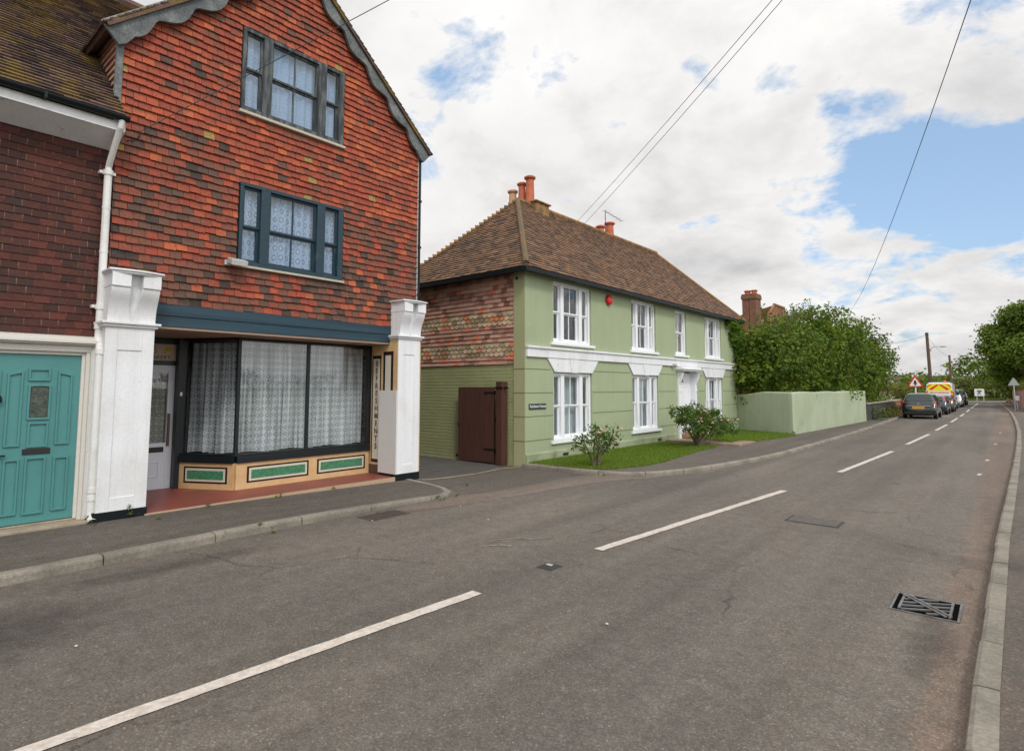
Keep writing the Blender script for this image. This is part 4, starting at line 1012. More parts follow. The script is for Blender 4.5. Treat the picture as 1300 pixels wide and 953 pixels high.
# ================================================================== green house
GH = thing('green_house', (-7.67, 15.8, .08), 'sage green two-storey house with hipped tiled roof and white sash windows', 'house')
Y0, Y1, XBk, ZW = 9.42, 22.15, -11.75, 4.14
up = [(10.42, 12.0, 2.67, 4.08), (14.02, 15.47, 2.67, 4.08), (16.78, 17.60, 2.67, 4.08), (19.12, 20.60, 2.67, 4.08)]
dn = [(10.42, 12.0, .47, 1.985), (14.02, 15.55, .47, 1.985), (19.02, 20.60, .47, 1.985)]
DOOR = (16.86, 18.22, -.1, 2.16)
mb = MB(); backing(mb, (XG, 0, 0), (0, 1, 0), (0, 0, 1), (1, 0, 0), lambda z: (Y0, Y1), 0, ZW, .5, .25, up + dn + [DOOR])
mb.box(XBk, XG - .25, Y1 - .2, Y1, 0, ZW); mb.box(XBk, XBk + .2, Y0 + .2, Y1 - .2, 0, ZW); mb.box(XBk + .2, XG - .25, Y0 + .2, Y1 - .2, 2.3, 2.33); mb.box(-9.4, -9.35, Y0 + .2, Y1 - .2, 0, ZW - .02)
mb.build('wall', SAGE, GH)
mb = MB(); mb.box(-7.98, XG - .251, Y0 + .0, Y0 + .2, 0, ZW); mb.box(-7.98, XG - .001, Y0 - .012, Y0 - .0005, 0.0, ZW); mb.build('rendered_corner', SAGEY, GH)
# rustication grooves
for z in (2.05, 1.54, 1.04, .53):
    mb = MB()
    blocks = [(h[0] - .03, h[1] + .03) for h in dn if h[2] < z < h[3]] + [(16.7, 18.4)]
    if z == 2.05: blocks += [(h[0] - .12, h[1] + .12) for h in dn]
    for s0, s1 in cut(Y0 + .0, Y1, blocks): mb.box(XG + .0005, XG + .0035, s0, s1, z - .009, z + .009)
    mb.box(-7.98, XG, Y0 - .0155, Y0 - .0125, z - .009, z + .009)
    mb.build('render_groove', GROOVE, GH)
mb = MB()
for s0, s1 in cut(Y0 + .0, Y1, [(16.7, 18.4)]): mb.hexa([(XG, s0, 0), (XG + .035, s0, 0), (XG + .035, s1, 0), (XG, s1, 0), (XG, s0, .27), (XG + .035, s0, .245), (XG + .035, s1, .245), (XG, s1, .27)])
mb.build('wall_base', mat('sage_splashed', (.315, .362, .23), (.225, .25, .15), ns=2.5, thr=(.42, .68), rough=.9, bump=.3, bs=25, c3=(.16, .16, .10), thr3=(.60, .72), ns3=5), GH)
# side: tile hanging above painted brick
mb = MB(); mb.box(XBk, -7.981, Y0 + .02, Y0 + .2, 0, ZW); mb.build('side_wall', DARKB, GH)
rows_ = {}
def sk(i, n):
    return 's' if i in (2, 3, 4, 9, 10, 11) else 'p'
class Sp(MB): pass
a_ = MB(); b_ = MB()
hh = .098
for i in range(20):
    z0_ = 2.17 + i * hh
    tgt = b_ if sk(i, 20) == 's' else a_
    ww = .150 if sk(i, 20) == 's' else .166
    off = (i % 2) * ww / 2
    tiling(tgt, (-12 + off, Y0 + .02, 0), (1, 0, 0), (0, 0, 1), (0, -1, 0), lambda z: (.25 - off, 4.02 - off), z0_, z0_ + hh, ww, hh, .018, .016, kind=(lambda r, n: sk(i, 20)), lap=(.03 if sk(i, 20) == 's' else .006), stag=0)
na = len(a_.F); nv = len(a_.V)
a_.V += b_.V; a_.F += [tuple(i + nv for i in f) for f in b_.F]; a_.rn += b_.rn
link_mesh('hung_tiles', a_.V, a_.F, [TILES, SCALLOP], GH, a_.rn, mi=[0] * na + [1] * (len(a_.F) - na))
mb = MB(); tiling(mb, (0, Y0 + .02, 0), (1, 0, 0), (0, 0, 1), (0, -1, 0), lambda z: (XBk, -7.985), .0, 2.15, .225, .075, .010, 0, gap=.006, jit=.001)
mb.box(XBk, -7.985, Y0 + .013, Y0 + .019, 0, 2.15); mb.build('painted_brickwork', SAGEB, GH)
mb = MB(); mb.box(-9.75, -9.6, Y0 - .0, Y0 + .012, .07, .13); mb.build('air_brick', BLKL, GH)
# hipped roof
EX, EY0, EY1, EB, ZR0 = -7.44, 9.17, 22.4, -12.0, 4.21
RX, RY0, RY1, ZR = -9.72, 11.62, 19.75, 6.66
mb = MB()
FL_, FR_, BL_, BR_ = Vector((EX, EY0, ZR0)), Vector((EX, EY1, ZR0)), Vector((EB, EY0, ZR0)), Vector((EB, EY1, ZR0))
A_, B_ = Vector((RX, RY0, ZR)), Vector((RX, RY1, ZR - .0))
dz = Vector((0, 0, -.04))
mb.add([FL_, FR_, BL_, BR_, A_, B_, FL_ + dz, FR_ + dz, BL_ + dz, BR_ + dz], [(0, 1, 5, 4), (1, 3, 5), (3, 2, 4, 5), (2, 0, 4), (0, 6, 7, 1), (1, 7, 9, 3), (3, 9, 8, 2), (2, 8, 6, 0), (6, 8, 9, 7)])
def slope(mb, P, Q, T0, T1):
    """tile the plane with eaves P-Q and top T0-T1"""
    U = (Q - P).normalized(); W_ = (T0 - P); V_ = (W_ - U * W_.dot(U)); L = V_.length; V_.normalize(); Nn = U.cross(V_)
    if Nn.z < 0: Nn = -Nn
    t0 = W_.dot(U); t1 = (T1 - P).dot(U); l = (Q - P).length
    tiling(mb, P, U, V_, Nn, lambda v: (t0 * v / L, l + (t1 - l) * v / L), -.035, L, .165, .098, .014, .012, lap=.006, jit=.003)
slope(mb, FL_, FR_, A_, B_); slope(mb, BL_, FL_, A_, A_); slope(mb, BR_, BL_, B_, A_); slope(mb, FR_, BR_, B_, B_)
ROOF = mb.build('roof', TILER, GH)
mb = MB(); n = 28
for i in range(n):
    t = i / n; t1 = (i + 1) / n - .003; p = A_.lerp(B_, t) + Vector((0, 0, .02)); q = A_.lerp(B_, t1) + Vector((0, 0, .02 + .008 * random.random())); mb.tube([p, q], .085, 8)
for (p0, q0, k) in ((B_, FR_, 12), (B_, BR_, 12)):
    for i in range(k): mb.tube([p0.lerp(q0, i / k), p0.lerp(q0, (i + .97) / k)], .06, 6)
for i in range(30):   # bonnet tiles stepping down the rear hip
    p = A_.lerp(BL_, i / 30); q = A_.lerp(BL_, (i + 1.1) / 30); mb.tube([p + Vector((0, 0, .0)), q + Vector((0, 0, .055))], [.045, .075], 6)
mb.build('ridge_tiles', RIDGE, ROOF)
mb = MB(); mb.tube([A_.lerp(FL_, i / 14) + Vector((0, 0, .03 + .008 * (i % 2))) for i in range(15)], .07, 8); mb.build('hip_mortar', HIPG, ROOF)
mb = MB(); mb.box(EX - .19, EX - .05, EY0 + .06, EY1, ZR0 - .09, ZR0 - .045); mb.box(EX - .05, EX + .035, EY0 - .03, EY1 + .0, ZR0 - .125, ZR0 - .035)
mb.box(EB, EX - .05, EY0 - .03, EY0 + .05, ZR0 - .125, ZR0 - .035); mb.box(EB, EX - .19, EY0 + .05, EY0 + .20, ZR0 - .085, ZR0 - .045); mb.build('gutter', GUTTER, ROOF, .008)
# chimneys
mb = MB(); mb.box(-10.75, -9.5, 12.15, 12.75, 5.6, 6.74); mb.box(-10.8, -9.45, 12.1, 12.8, 6.74, 6.79)
ch = mb.build('chimney', LICHEN, ROOF, .02, label='left-hand chimney stack with three tall pots')
def pot(x, y, z0, z1, r, m, parent, cowl=True):
    b = MB(); b.tube([(x, y, z0), (x, y, z0 + .08), (x, y, z1 - .10)], [r * 1.12, r * 1.05, r * .9], 12, cap=True)
    b.tube([(x, y, z1 - .11), (x, y, z1 - .07), (x, y, z1 - .03), (x, y, z1)], [r * .9, r * 1.3, r * 1.35, r * .95], 12); b.build('pot', m, parent)
    if cowl: c = MB(); c.tube([(x - r * 1.5, y, z1 + .02), (x + r * 1.5, y, z1 + .02)], r * .8, 8); 
pot(-10.57, 12.42, 6.75, 7.36, .115, POT2, ch); pot(-10.22, 12.42, 6.75, 7.50, .11, POT, ch); pot(-9.93, 12.42, 6.75, 7.62, .125, POT, ch)
mb = MB(); mb.box(-10.75, -10.0, 16.3, 17.4, 5.9, 6.72); ch2 = mb.build('chimney', BRICKR, ROOF, .01, label='right-hand chimney behind the ridge with two short pots and an aerial')
pot(-10.2, 16.62, 6.72, 7.16, .13, POT, ch2); pot(-10.12, 17.08, 6.72, 7.36, .14, POT, ch2)
mb = MB(); mb.tube([(-10.15, 16.85, 6.7), (-10.15, 16.85, 7.72)], .012, 6); mb.tube([(-10.15, 16.8, 7.72), (-9.95, 17.6, 7.50)], .008, 5)
for i in range(6): t = i / 5; mb.tube([(-10.25 + .2 * t, 16.8 + .8 * t, 7.72 - .22 * t), (-10.05 + .2 * t, 16.8 + .8 * t, 7.72 - .22 * t)], .005, 4)
mb.build('aerial', IRON, ch2)
# string course, flared lintels
mb = MB(); mb.box(XG, XG + .05, Y0 + .02, Y1, 2.31, 2.50); mb.box(XG, XG + .085, Y0 + .0, Y1, 2.50, 2.545); mb.build('string_course', WHITE, GH, .006)
for h in dn:
    mb = MB()
    mb.prism([(h[0] + .02, 2.0), (h[1] - .02, 2.0), (h[1] + .26, 2.305), (h[0] - .26, 2.305)], 'x', XG, XG + .035)
    m_ = (h[0] + h[1]) / 2; mb.prism([(m_ - .12, 1.99), (m_ + .12, 1.99), (m_ + .2, 2.30), (m_ - .2, 2.30)], 'x', XG, XG + .05)
    mb.build('flared_lintel', WHITE, GH, .003)
LG = (.07, .26, .12, .60, .12, .26, .07)
def green_window(h, lay, kind, bar=1):
    f = sash3(GH, 'window', XG - .045, *h, WHITE2, lay, bar, .5, GLASS, None, out=.0, depth=.12, sill=(.10, .10, .06, WHITE2), cx=.2)
    y0_, y1_, z0_, z1_ = h
    if kind == 'down':
        link_mesh('blind', [(XG - .26 + .01 * (i % 2), y0_ + (y1_ - y0_) * i / 40, z) for i in range(41) for z in (z0_, z1_)], [(2 * i, 2 * i + 2, 2 * i + 3, 2 * i + 1) for i in range(40)], CURTW, f)
    n = 16
    spans = ((y0_, y0_ + .30), (y1_ - .30, y1_)) if kind != 'single' else ((y0_ + .40, y1_),)
    for (a, b) in spans:
        link_mesh('curtain', [(XG - (.24 if kind != 'down' else .23) + .018 * math.sin(i * 1.9), a + (b - a) * i / n, z) for i in range(n + 1) for z in (z0_, z1_)], [(2 * i, 2 * i + 2, 2 * i + 3, 2 * i + 1) for i in range(n)], CURT, f)
    return f
ln = ['upper window nearest the corner of the green house', 'second upper window of the green house', 'narrow upper window above the front door', 'upper window nearest the ivy']
for i, h in enumerate(up):
    green_window(h, LG if i != 2 else (.07, .0, .0, .68, .0, .0, .07), 'up' if i != 2 else 'single')['label'] = ln[i]
ln = ['lower window nearest the corner of the green house', 'lower window left of the front door', 'lower window right of the front door']
for i, h in enumerate(dn): green_window(h, LG, 'down')['label'] = ln[i]
# front door with console brackets and hood
y0, y1 = 16.98, 18.08; xd = XG - .12
mb = MB(); mb.box(xd - .05, xd, y0, y1, .22, 2.12)
for (a, b, c, d) in ((.12, .48, .25, .85), (.62, .98, .25, .85), (.12, .48, 1.0, 1.7), (.62, .98, 1.0, 1.7)):
    mb.box(xd, xd + .012, y0 + a, y0 + b, c, c + .03); mb.box(xd, xd + .012, y0 + a, y0 + b, d - .03, d); mb.box(xd, xd + .012, y0 + a, y0 + a + .03, c + .03, d - .03); mb.box(xd, xd + .012, y0 + b - .03, y0 + b, c + .03, d - .03)
gd = mb.build('front_door', WHITE2, GH, label='white front door under a bracketed hood')
mb = MB(); mb.box(xd, xd + .008, y0 + .25, y0 + .55, 1.82, 2.02); mb.build('pane', mat('door_pane', (.03, .035, .04), rough=.1), gd)
mb = MB(); mb.tube([(xd, y0 + .2, 1.1), (xd + .05, y0 + .2, 1.1)], .025, 8); mb.build('handle', mat('brass', (.5, .35, .1), rough=.3, metal=1), gd)
mb = MB()
for (a, b) in ((y0 - .13, y0), (y1, y1 + .13)):
    mb.box(XG - .17, XG + .05, a, b, .08, 2.16)
    poly = [(XG + .05, 1.75)] + [(XG + .05 + .05 * math.sin(t * 3.1) + .12 * t ** 2, 1.75 + .38 * t) for t in (0.1, .25, .4, .55, .7, .85, 1)] + [(XG + .05, 2.13)]
    mb.prism(poly, 'y', a + .01, b - .01)
    mb.sphere((XG + .07, (a + b) / 2, 1.55), .03, n=8, m=5)
mb.box(XG - .16, XG + .24, y0 - .20, y1 + .20, 2.16, 2.21); mb.box(XG - .16, XG + .29, y0 - .25, y1 + .25, 2.21, 2.25); mb.box(XG - .1, XG + .2, y0 - .2, y1 + .2, 2.25, 2.29)
mb.build('door_surround', WHITE2, GH, .004)
mb = MB(); mb.box(XG - .17, XG + .03, y0, y1, .08, .22); mb.build('door_step', mat('brick_step', (.30, .15, .11), (.22, .12, .09), ns=9, rough=.85), GH)
mb = MB(); mb.prism([(XG + .05, 2.29), (XG + .10, 2.27), (XG + .10, 2.36), (XG + .05, 2.38)], 'y', 16.44, 16.52); mb.sphere((XG + .12, 16.48, 2.33), .055, n=10, m=6); mb.build('lantern', GREYP, GH)
mb = MB(); mb.sphere((XG + .04, 12.80, 3.90), .07, .13, .135, n=16, m=10); mb.build('alarm_box', REDA, GH, smooth=True)
mb = MB(); mb.box(XG + .001, XG + .02, 9.53, 10.12, 1.19, 1.31); np_ = mb.build('name_plate', SLATE, GH, .003)
text_mesh('lettering', 'Rainbow House', .088, (XG + .023, 9.825, 1.252), (0, 1, 0), (0, 0, 1), mat('plate_letter', (.75, .78, .78), rough=.5), np_, .003)
for y, z in ((10.72, .13), (12.95, .17), (15.4, .14)):
    mb = MB(); mb.box(XG + .03, XG + .045, y, y + .2, z, z + .06); mb.build('air_brick', BLKL, GH)
mb = MB(); mb.box(-7.90, -7.86, Y0 - .05, Y0 - .012, 3.98, 4.03); mb.build('wall_hook', IRON, GH)

# ================================================================== side gate
GT = thing('side_gate', (-9, 9.3, 0), 'tall brown boarded gate standing open against the green brick side wall', 'gate')
mb = MB(); xa, xb = -9.53, -8.42
for i in range(8):
    a = xa + (xb - xa) * i / 8; mb.box(a + .003, a + (xb - xa) / 8 - .003, 9.27, 9.295, .04 + .01 * (i % 2) * 0, 1.665)
mb.build('boards', GATEM, GT, .003)
mb = MB()
for z in (.25, .9, 1.5): mb.box(xa, xb, 9.296, 9.33, z, z + .1)
mb.build('rail', GATEM, GT)
mb = MB()
for z in (.3, 1.52): mb.box(xb - .3, xb + .13, 9.262, 9.269, z, z + .04)
mb.build('hinge', IRON, GT)
mb = MB(); mb.tube([(xa + .03, 9.27, .85), (xa + .03, 9.24, .85)], .03, 8); mb.build('latch', mat('steel', (.4, .4, .42), rough=.3, metal=1), GT)
GP = thing('gate_post', (-8.22, 9.29, 0), 'square brown timber gate post strapped to the corner of the green house', 'post')
mb = MB(); mb.box(-8.31, -8.13, 9.2, 9.38, 0, 1.78); mb.build('post', GATEM, GP, .012)
mb = MB(); mb.box(-8.325, -8.115, 9.19, 9.199, 1.62, 1.67); mb.box(-8.125, -8.02, 9.25, 9.28, 1.625, 1.665); mb.build('iron_strap', IRON, GP)

# path from the door to the pavement
mb = MB()
mb.box(-7.64, -6.4, 16.0, 17.0, 0, .095); mb.box(-7.64, -5.5, 15.88, 16.0, 0, .13); mb.box(-6.4, -5.6, 16.0, 16.9, 0, .09); mb.box(-5.9, -5.5, 16.0, 17.2, 0, .125)
struct(mb.build('door_path', mat('path_brick', (.24, .15, .11), (.28, .22, .17), ns=5, rough=.9, bump=.4, bs=30), None, .01))

# ================================================================== garden wall
GW = thing('garden_wall', (-5.5, 21.1, 0), 'pale green rendered garden wall with rounded corners under the big shrub', 'wall')
path = [(-7.69, 22.0), (-7.3, 21.82), (-6.6, 21.55), (-5.62, 21.17), (-5.52, 21.15), (-5.48, 21.22), (-5.36, 24.0), (-5.2, 28.0), (-5.06, 31.9)]
def wall_strip(path, zt, t, name, m, parent):
    P = [Vector((x, y, 0)) for x, y in path]; V = []; F = []; k = len(P)
    for i, p in enumerate(P):
        d = (P[min(i + 1, k - 1)] - P[max(i - 1, 0)]).normalized(); n_ = Vector((d.y, -d.x, 0)); z = zt(i) if callable(zt) else zt
        for (o, h) in ((0, -.05), (0, z - .05), (-.015, z - .015), (-.05, z), (-t + .03, z), (-t, z - .03), (-t, -.05)):
            q = p + n_ * o; V.append((q.x, q.y, h))
    for i in range(k - 1):
        for j in range(7): F.append((i * 7 + j, i * 7 + (j + 1) % 7, (i + 1) * 7 + (j + 1) % 7, (i + 1) * 7 + j))
    F.append(tuple(range(6, -1, -1))); F.append(tuple((k - 1) * 7 + j for j in range(7)))
    b = MB(); b.add(V, F); return b.build(name, m, parent)
def dense(path, step):
    out = [path[0]]
    for a, b in zip(path[:-1], path[1:]):
        n_ = max(1, int(math.dist(a, b) / step))
        for i in range(1, n_ + 1): out.append(along(a, b, i / n_))
    return out
dp = dense(path, .4)
hts = [1.50 if i > 1 else 1.40 for i in range(len(dp))]
wall_strip(dp, lambda i: hts[i] + .012 * math.sin(i * .9) - .0 * i, .22, 'wall', SAGEC, GW)

# ================================================================== shrubs and trees
LEAFD = leaf_mat('leaf_dark', [(0, (.028, .058, .008)), (.5, (.080, .135, .015)), (.85, (.155, .205, .022)), (1, (.28, .28, .045))], .32)
LEAFY = leaf_mat('leaf_yellow_green', [(0, (.05, .10, .012)), (.6, (.10, .18, .02)), (1, (.20, .27, .03))], .35)
LEAFR = leaf_mat('leaf_rose', [(0, (.035, .075, .016)), (.6, (.075, .135, .026)), (.88, (.13, .17, .035)), (1, (.20, .10, .04))], .3)
LEAFT = leaf_mat('leaf_tree', [(0, (.038, .072, .010)), (.5, (.10, .155, .020)), (1, (.21, .26, .04))], .35)
LEAFF = leaf_mat('leaf_far', [(0, (.055, .075, .018)), (.5, (.105, .13, .032)), (1, (.18, .185, .055))], .3)
LEAFP = leaf_mat('leaf_purple', [(0, (.035, .016, .016)), (1, (.10, .045, .040))], .2)
LEAFO = leaf_mat('leaf_olive', [(0, (.07, .08, .018)), (1, (.17, .16, .035))], .3)
BARK = mat('bark', (.075, .055, .038), (.12, .095, .07), ns=6, rough=.95, bump=.6, bs=20, scl=(3, 3, .6))
PINKF = leaf_mat('petal_pink', [(0, (.62, .30, .32)), (.6, (.80, .55, .52)), (1, (.85, .75, .70))], .2)
BUSH = thing('garden_shrub', (-6.9, 27, 0), 'huge dense green shrub billowing over the pale green garden wall', 'shrub')
cl = [(-5.35, 29.6, 1.55, .28, .7, .42, .12), (-5.25, 33.2, 1.9, .6, 1.2, 1.0, .5), (-6.6, 23.0, 2.65, 1.15, 1.5, 1.35, 1.1), (-6.9, 25.3, 2.9, 1.5, 2.0, 1.75, 1.9), (-6.6, 28.2, 3.15, 1.5, 2.3, 2.05, 2.2), (-6.3, 31.2, 3.25, 1.45, 2.4, 2.25, 2.2), (-6.0, 34.3, 3.3, 1.4, 2.4, 2.15, 1.9), (-5.75, 37.2, 3.0, 1.2, 2.0, 1.8, .8),
      (-7.3, 22.4, 2.3, .6, .8, 1.3, .4), (-5.9, 33.0, 1.9, .8, 1.6, .8, .5), (-5.5, 38.8, 3.3, .9, 1.3, .9, .28)]
foliage('crown', LEAFD, cl, 44000, .078, BUSH, spread=.50, flat=.5, up=.3)
tw = MB(); tips = []
for i in range(34):
    c = random.choice(cl[:6]); a = random.uniform(0, 6.28); x = c[0] + c[3] * .5 * math.cos(a); y = c[1] + c[4] * .6 * math.sin(a); z = c[2] + c[5] * .75
    l = random.uniform(.35, .85); q = (x + random.uniform(-.2, .3), y + random.uniform(-.2, .2), z + l); tw.tube([(x, y, z), q], [.012, .004], 4)
    for t in (.45, .6, .75, .9, 1.0): tips.append((x + (q[0] - x) * t, y + (q[1] - y) * t, z + (q[2] - z) * t, .05, .05, .04, 1))
for i in range(16):   # arching sprays at the far right
    y = random.uniform(34, 39); x = -5.2; z = random.uniform(2.6, 4.6); q = (x + random.uniform(.3, .9), y + random.uniform(-.2, 1), z + random.uniform(-.25, .2)); tw.tube([(x - .4, y, z), q], [.012, .004], 4)
    for t in (.4, .6, .8, 1.0): tips.append((x + (q[0] - x) * t, y + (q[1] - y) * t, z + (q[2] - z) * t, .06, .06, .03, 1))
tw.build('twigs', BARK, BUSH)
foliage('outer_shoots', leaf_mat('leaf_new', [(0, (.06, .09, .02)), (1, (.15, .18, .05))], .3), tips, 1500, .045, BUSH, spread=.25)
mb = MB()
for (x, y) in ((-6.6, 24), (-6.8, 27), (-6.4, 30.5), (-6.1, 34)):
    mb.tube([(x, y, 0), (x + .05, y, .8), (x, y + .1, 2.2)], [.09, .07, .04], 8)
    for k in range(4): a = k * 1.6; mb.tube([(x + .04, y, .8), (x + .9 * math.cos(a), y + .9 * math.sin(a), 2.4)], [.05, .02], 6)
mb.build('trunk', BARK, BUSH)
IV = thing('ivy', (-7.6, 22.0, 2), 'bright yellow-green climber on the far end of the green house', 'climber')
foliage('leaves', LEAFY, [(-7.58, 21.75, 3.7, .14, .45, .42, 1.2), (-7.6, 22.1, 3.0, .2, .35, .8, 1.4), (-7.55, 22.2, 2.2, .2, .3, .7, .8), (-7.9, 22.3, 4.2, .4, .3, .18, .6), (-7.5, 21.2, 4.02, .06, .25, .1, .15)], 4200, .06, IV, spread=.3)
mb = MB(); mb.tube([(-7.55, 22.25, 0), (-7.6, 22.2, 1.5), (-7.62, 22.1, 3.2), (-7.6, 21.9, 4.0)], [.04, .035, .025, .01], 6); mb.build('stem', BARK, IV)

def rose(x, y, stems, label, leaves_, flowers, leafm, seed, name='rose_bush'):
    rnd = random.Random(seed); t = thing(name, (x, y, .08), label, 'rose bush')
    mb = MB(); cl_ = []
    for (dx, dy, h) in stems:
        b = (x + rnd.uniform(-.05, .05), y + rnd.uniform(-.05, .05), .07); m_ = (x + dx * .45 + rnd.uniform(-.05, .05), y + dy * .45, .07 + h * .5); e_ = (x + dx, y + dy, .07 + h)
        mb.tube([b, m_, e_], [.018, .013, .006], 6)
        cl_.append((e_[0], e_[1], e_[2], .13, .15, .12, 1)); cl_.append(((m_[0] + e_[0] * 2) / 3, (m_[1] + e_[1] * 2) / 3, (m_[2] + e_[2] * 2) / 3, .13, .14, .10, .8))
        for k in range(3):
            s = rnd.uniform(.5, .9); p = tuple(b[i] + (e_[i] - b[i]) * s for i in range(3)); q = (p[0] + rnd.uniform(-.15, .15), p[1] + rnd.uniform(-.25, .25), p[2] + rnd.uniform(.02, .2)); mb.tube([p, q], [.008, .004], 5)
            cl_.append((q[0], q[1], q[2], .08, .10, .07, .5))
    mb.build('stems', mat('rose_stem', (.10, .085, .045), (.14, .11, .07), ns=9, rough=.8), t)
    foliage('leaves', leafm, cl_, leaves_, .031, t, spread=.36)
    k = 0
    for i in range(flowers):
        c = rnd.choice(cl_); p = (c[0] + rnd.uniform(.02, .18), c[1] + rnd.uniform(-.2, .15), c[2] + rnd.uniform(-.05, .14))
        b = MB()
        for j in range(7):
            a = j * 2.4; rr = .012 + .016 * (j / 7); b.sphere((p[0] + rr * math.cos(a), p[1] + rr * math.sin(a), p[2] + .006 * (j % 3)), .018, n=6, m=4)
        f = b.build('flower', PINKF, t); a_ = f.data.attributes['rnd']; a_.data.foreach_set('value', [rnd.random()] * len(f.data.vertices))
    return t
rose(-6.30, 9.95, [(-.1, -.35, .62), (.05, .1, .75), (-.15, .30, .62), (.1, -.12, .70), (0, .42, .48), (.1, .55, .62), (-.1, -.2, .45), (.15, .2, .5)], 'small upright rose bush with bare lower stems on the near end of the lawn', 950, 7, LEAFR, 4)
rose(-6.35, 15.1, [(0, -1.5, .95), (.1, -1.1, 1.0), (-.1, -.8, .85), (.1, -.5, .75), (0, -.2, .95), (.1, .1, .85), (0, .4, .95), (-.1, .8, .8), (.1, 1.1, .85), (0, 1.5, .75), (.1, 1.9, .6), (.15, -.9, .6), (.2, .6, .55), (.2, 1.3, .45), (.15, -.3, .5), (-.2, 1.6, .9), (.3, .2, .65), (.25, 1.0, .7), (.1, 2.3, .5), (.2, 2.1, .35), (-.2, -.4, 1.05), (-.2, .3, 1.05)],
     'wide sprawling rose bush with pale pink flowers in front of the white door', 7800, 34, LEAFR, 11)

LEAFW = leaf_mat('leaf_weed', [(0, (.05, .085, .015)), (1, (.15, .18, .035))], .3)
def weed(x, y, z, r, n, label, m=None, size=.009, h=.06):
    m = m or LEAFW; n = int(n * .9); r *= .8; size = min(size, .014)
    o = foliage('weed', m, [(0, 0, h * .6, r, r, h, 1)], n, size, None, label, 'weed', spread=.25, group='weeds along kerbs and walls')
    o.location = (x, y, z); return o
weed(-8.08, 1.98, .09, .05, 90, 'weed at the foot of the white rainwater pipe', h=.10)
weed(-8.09, 2.38, .09, .05, 90, 'weed growing against the plinth of the left pilaster', h=.12)
weed(-7.75, 2.62, .085, .10, 60, 'flat weed in the pavement just right of the left pilaster', LEAFO, h=.012)
weed(-8.10, 3.3, .085, .07, 60, 'weed in the edge of the red step near its left end', LEAFO, h=.025)
weed(-8.10, 4.25, .075, .10, 90, 'low weed along the middle of the red step edge', h=.025)
weed(-8.10, 5.15, .05, .06, 70, 'small weed at the red step edge near the right pilaster', h=.035)
weed(-6.40, 3.3, .0, .06, 90, 'weed in the gutter against the near stretch of shopfront kerb', h=.05)
weed(-6.45, 3.18, .085, .05, 60, 'weed sprouting from a kerb joint near the left of the shopfront', h=.03)
weed(-6.42, 5.9, .0, .09, 140, 'weed at the rounded end of the shopfront kerb', h=.04)
weed(-6.42, 6.25, .0, .06, 80, 'weed beside the tip of the kerb at the drive mouth', h=.04)
weed(-6.95, 6.95, .004, .06, 60, 'small weed in the drive mouth beyond the kerb end', h=.03)
weed(-5.75, 9.40, .0, .06, 60, 'small weed by the kerb below the little rose bush', h=.04)
weed(-6.4, 4.75, .0, .05, 50, 'tiny weed in the gutter by the flat drain', h=.03)
weed(-5.55, 20.95, .08, .22, 260, 'grass tuft at the outer corner of the garden wall', LEAFO, .025, .08)

def tree(name, x, y, h, cr, n, size, m, label, cat, crown, trunk_r=.2, group=None, z0=0):
    t = thing(name, (x, y, z0), label, cat, group)
    mb = MB(); top = max(c[2] for c in crown)
    mb.tube([(x, y, z0 - .1), (x + .05, y, z0 + h * .3), (x, y + .05, z0 + h * .75)], [trunk_r, trunk_r * .75, trunk_r * .3], 8)
    for c in crown[:8]: mb.tube([(x + .03, y, z0 + h * .3), ((x + c[0]) / 2, (y + c[1]) / 2, z0 + h * .3 + (c[2] - z0 - h * .3) * .4), (c[0], c[1], c[2])], [trunk_r * .5, trunk_r * .3, trunk_r * .1], 6)
    mb.build('trunk', BARK, t); foliage('crown', m, crown, n, size, t, spread=.42, flat=.5, up=.4); return t
# the big tree(s) over the road on the right
tree('broadleaf_tree', 1.9, 66, 8, 0, 26000, .15, LEAFT, 'large spreading green tree overhanging the pavement on the right', 'tree',
     [(1.6, 66, 6.0, 2.3, 2.6, 2.3), (.2, 65, 5.0, 1.5, 2.2, 1.4), (2.6, 64, 7.3, 2.0, 2.2, 1.6), (-.4, 67, 6.5, 1.0, 1.8, .8), (2.5, 62, 4.6, 2.2, 2.2, 1.6), (.4, 68, 3.4, 1.3, 2, 1.2), (-.8, 66, 5.2, .8, 1.2, .7), (1.2, 65, 7.8, 1.2, 1.6, .8)], .28)
tree('broadleaf_tree', 3.2, 78, 9, 0, 12000, .2, LEAFT, 'dark tree behind the large roadside tree on the right', 'tree',
     [(2.6, 78, 4.5, 3.4, 3, 3.0), (1.2, 80, 2.6, 2.0, 3, 2.2), (5, 77, 6, 3.5, 3, 3.0)], .3)
tree('broadleaf_tree', -3.0, 118, 6, 0, 5000, .28, LEAFT, 'rounded dark tree beyond the bend at the far end of the road', 'tree',
     [(-3, 118, 4.2, 4.0, 3, 2.8), (1.5, 119, 3.6, 3.5, 3, 2.8), (5, 118, 5, 4, 3, 4)], .3)
fars = [(-62, 118, 5.4, 5), (-50, 126, 4.6, 6), (-41, 118, 5.6, 5), (-34, 132, 4.9, 6), (-27, 120, 6.3, 4.5), (-21, 128, 6.8, 5), (-15.5, 118, 5.6, 4), (-12, 135, 7.0, 4.5), (-8.2, 122, 5.2, 3.4), (-76, 130, 5.5, 7)]
flab = ['far tree left of the pale cottage', 'low far tree in the gap above the low fence', 'far green tree above the purple shrub', 'far tree left of the telegraph pole', 'far tree just behind the near telegraph pole', 'tall far tree between the two telegraph poles', 'far tree right behind the van', 'far tree behind the second telegraph pole', 'far tree left of the white square sign', 'farthest tree on the left of the skyline']
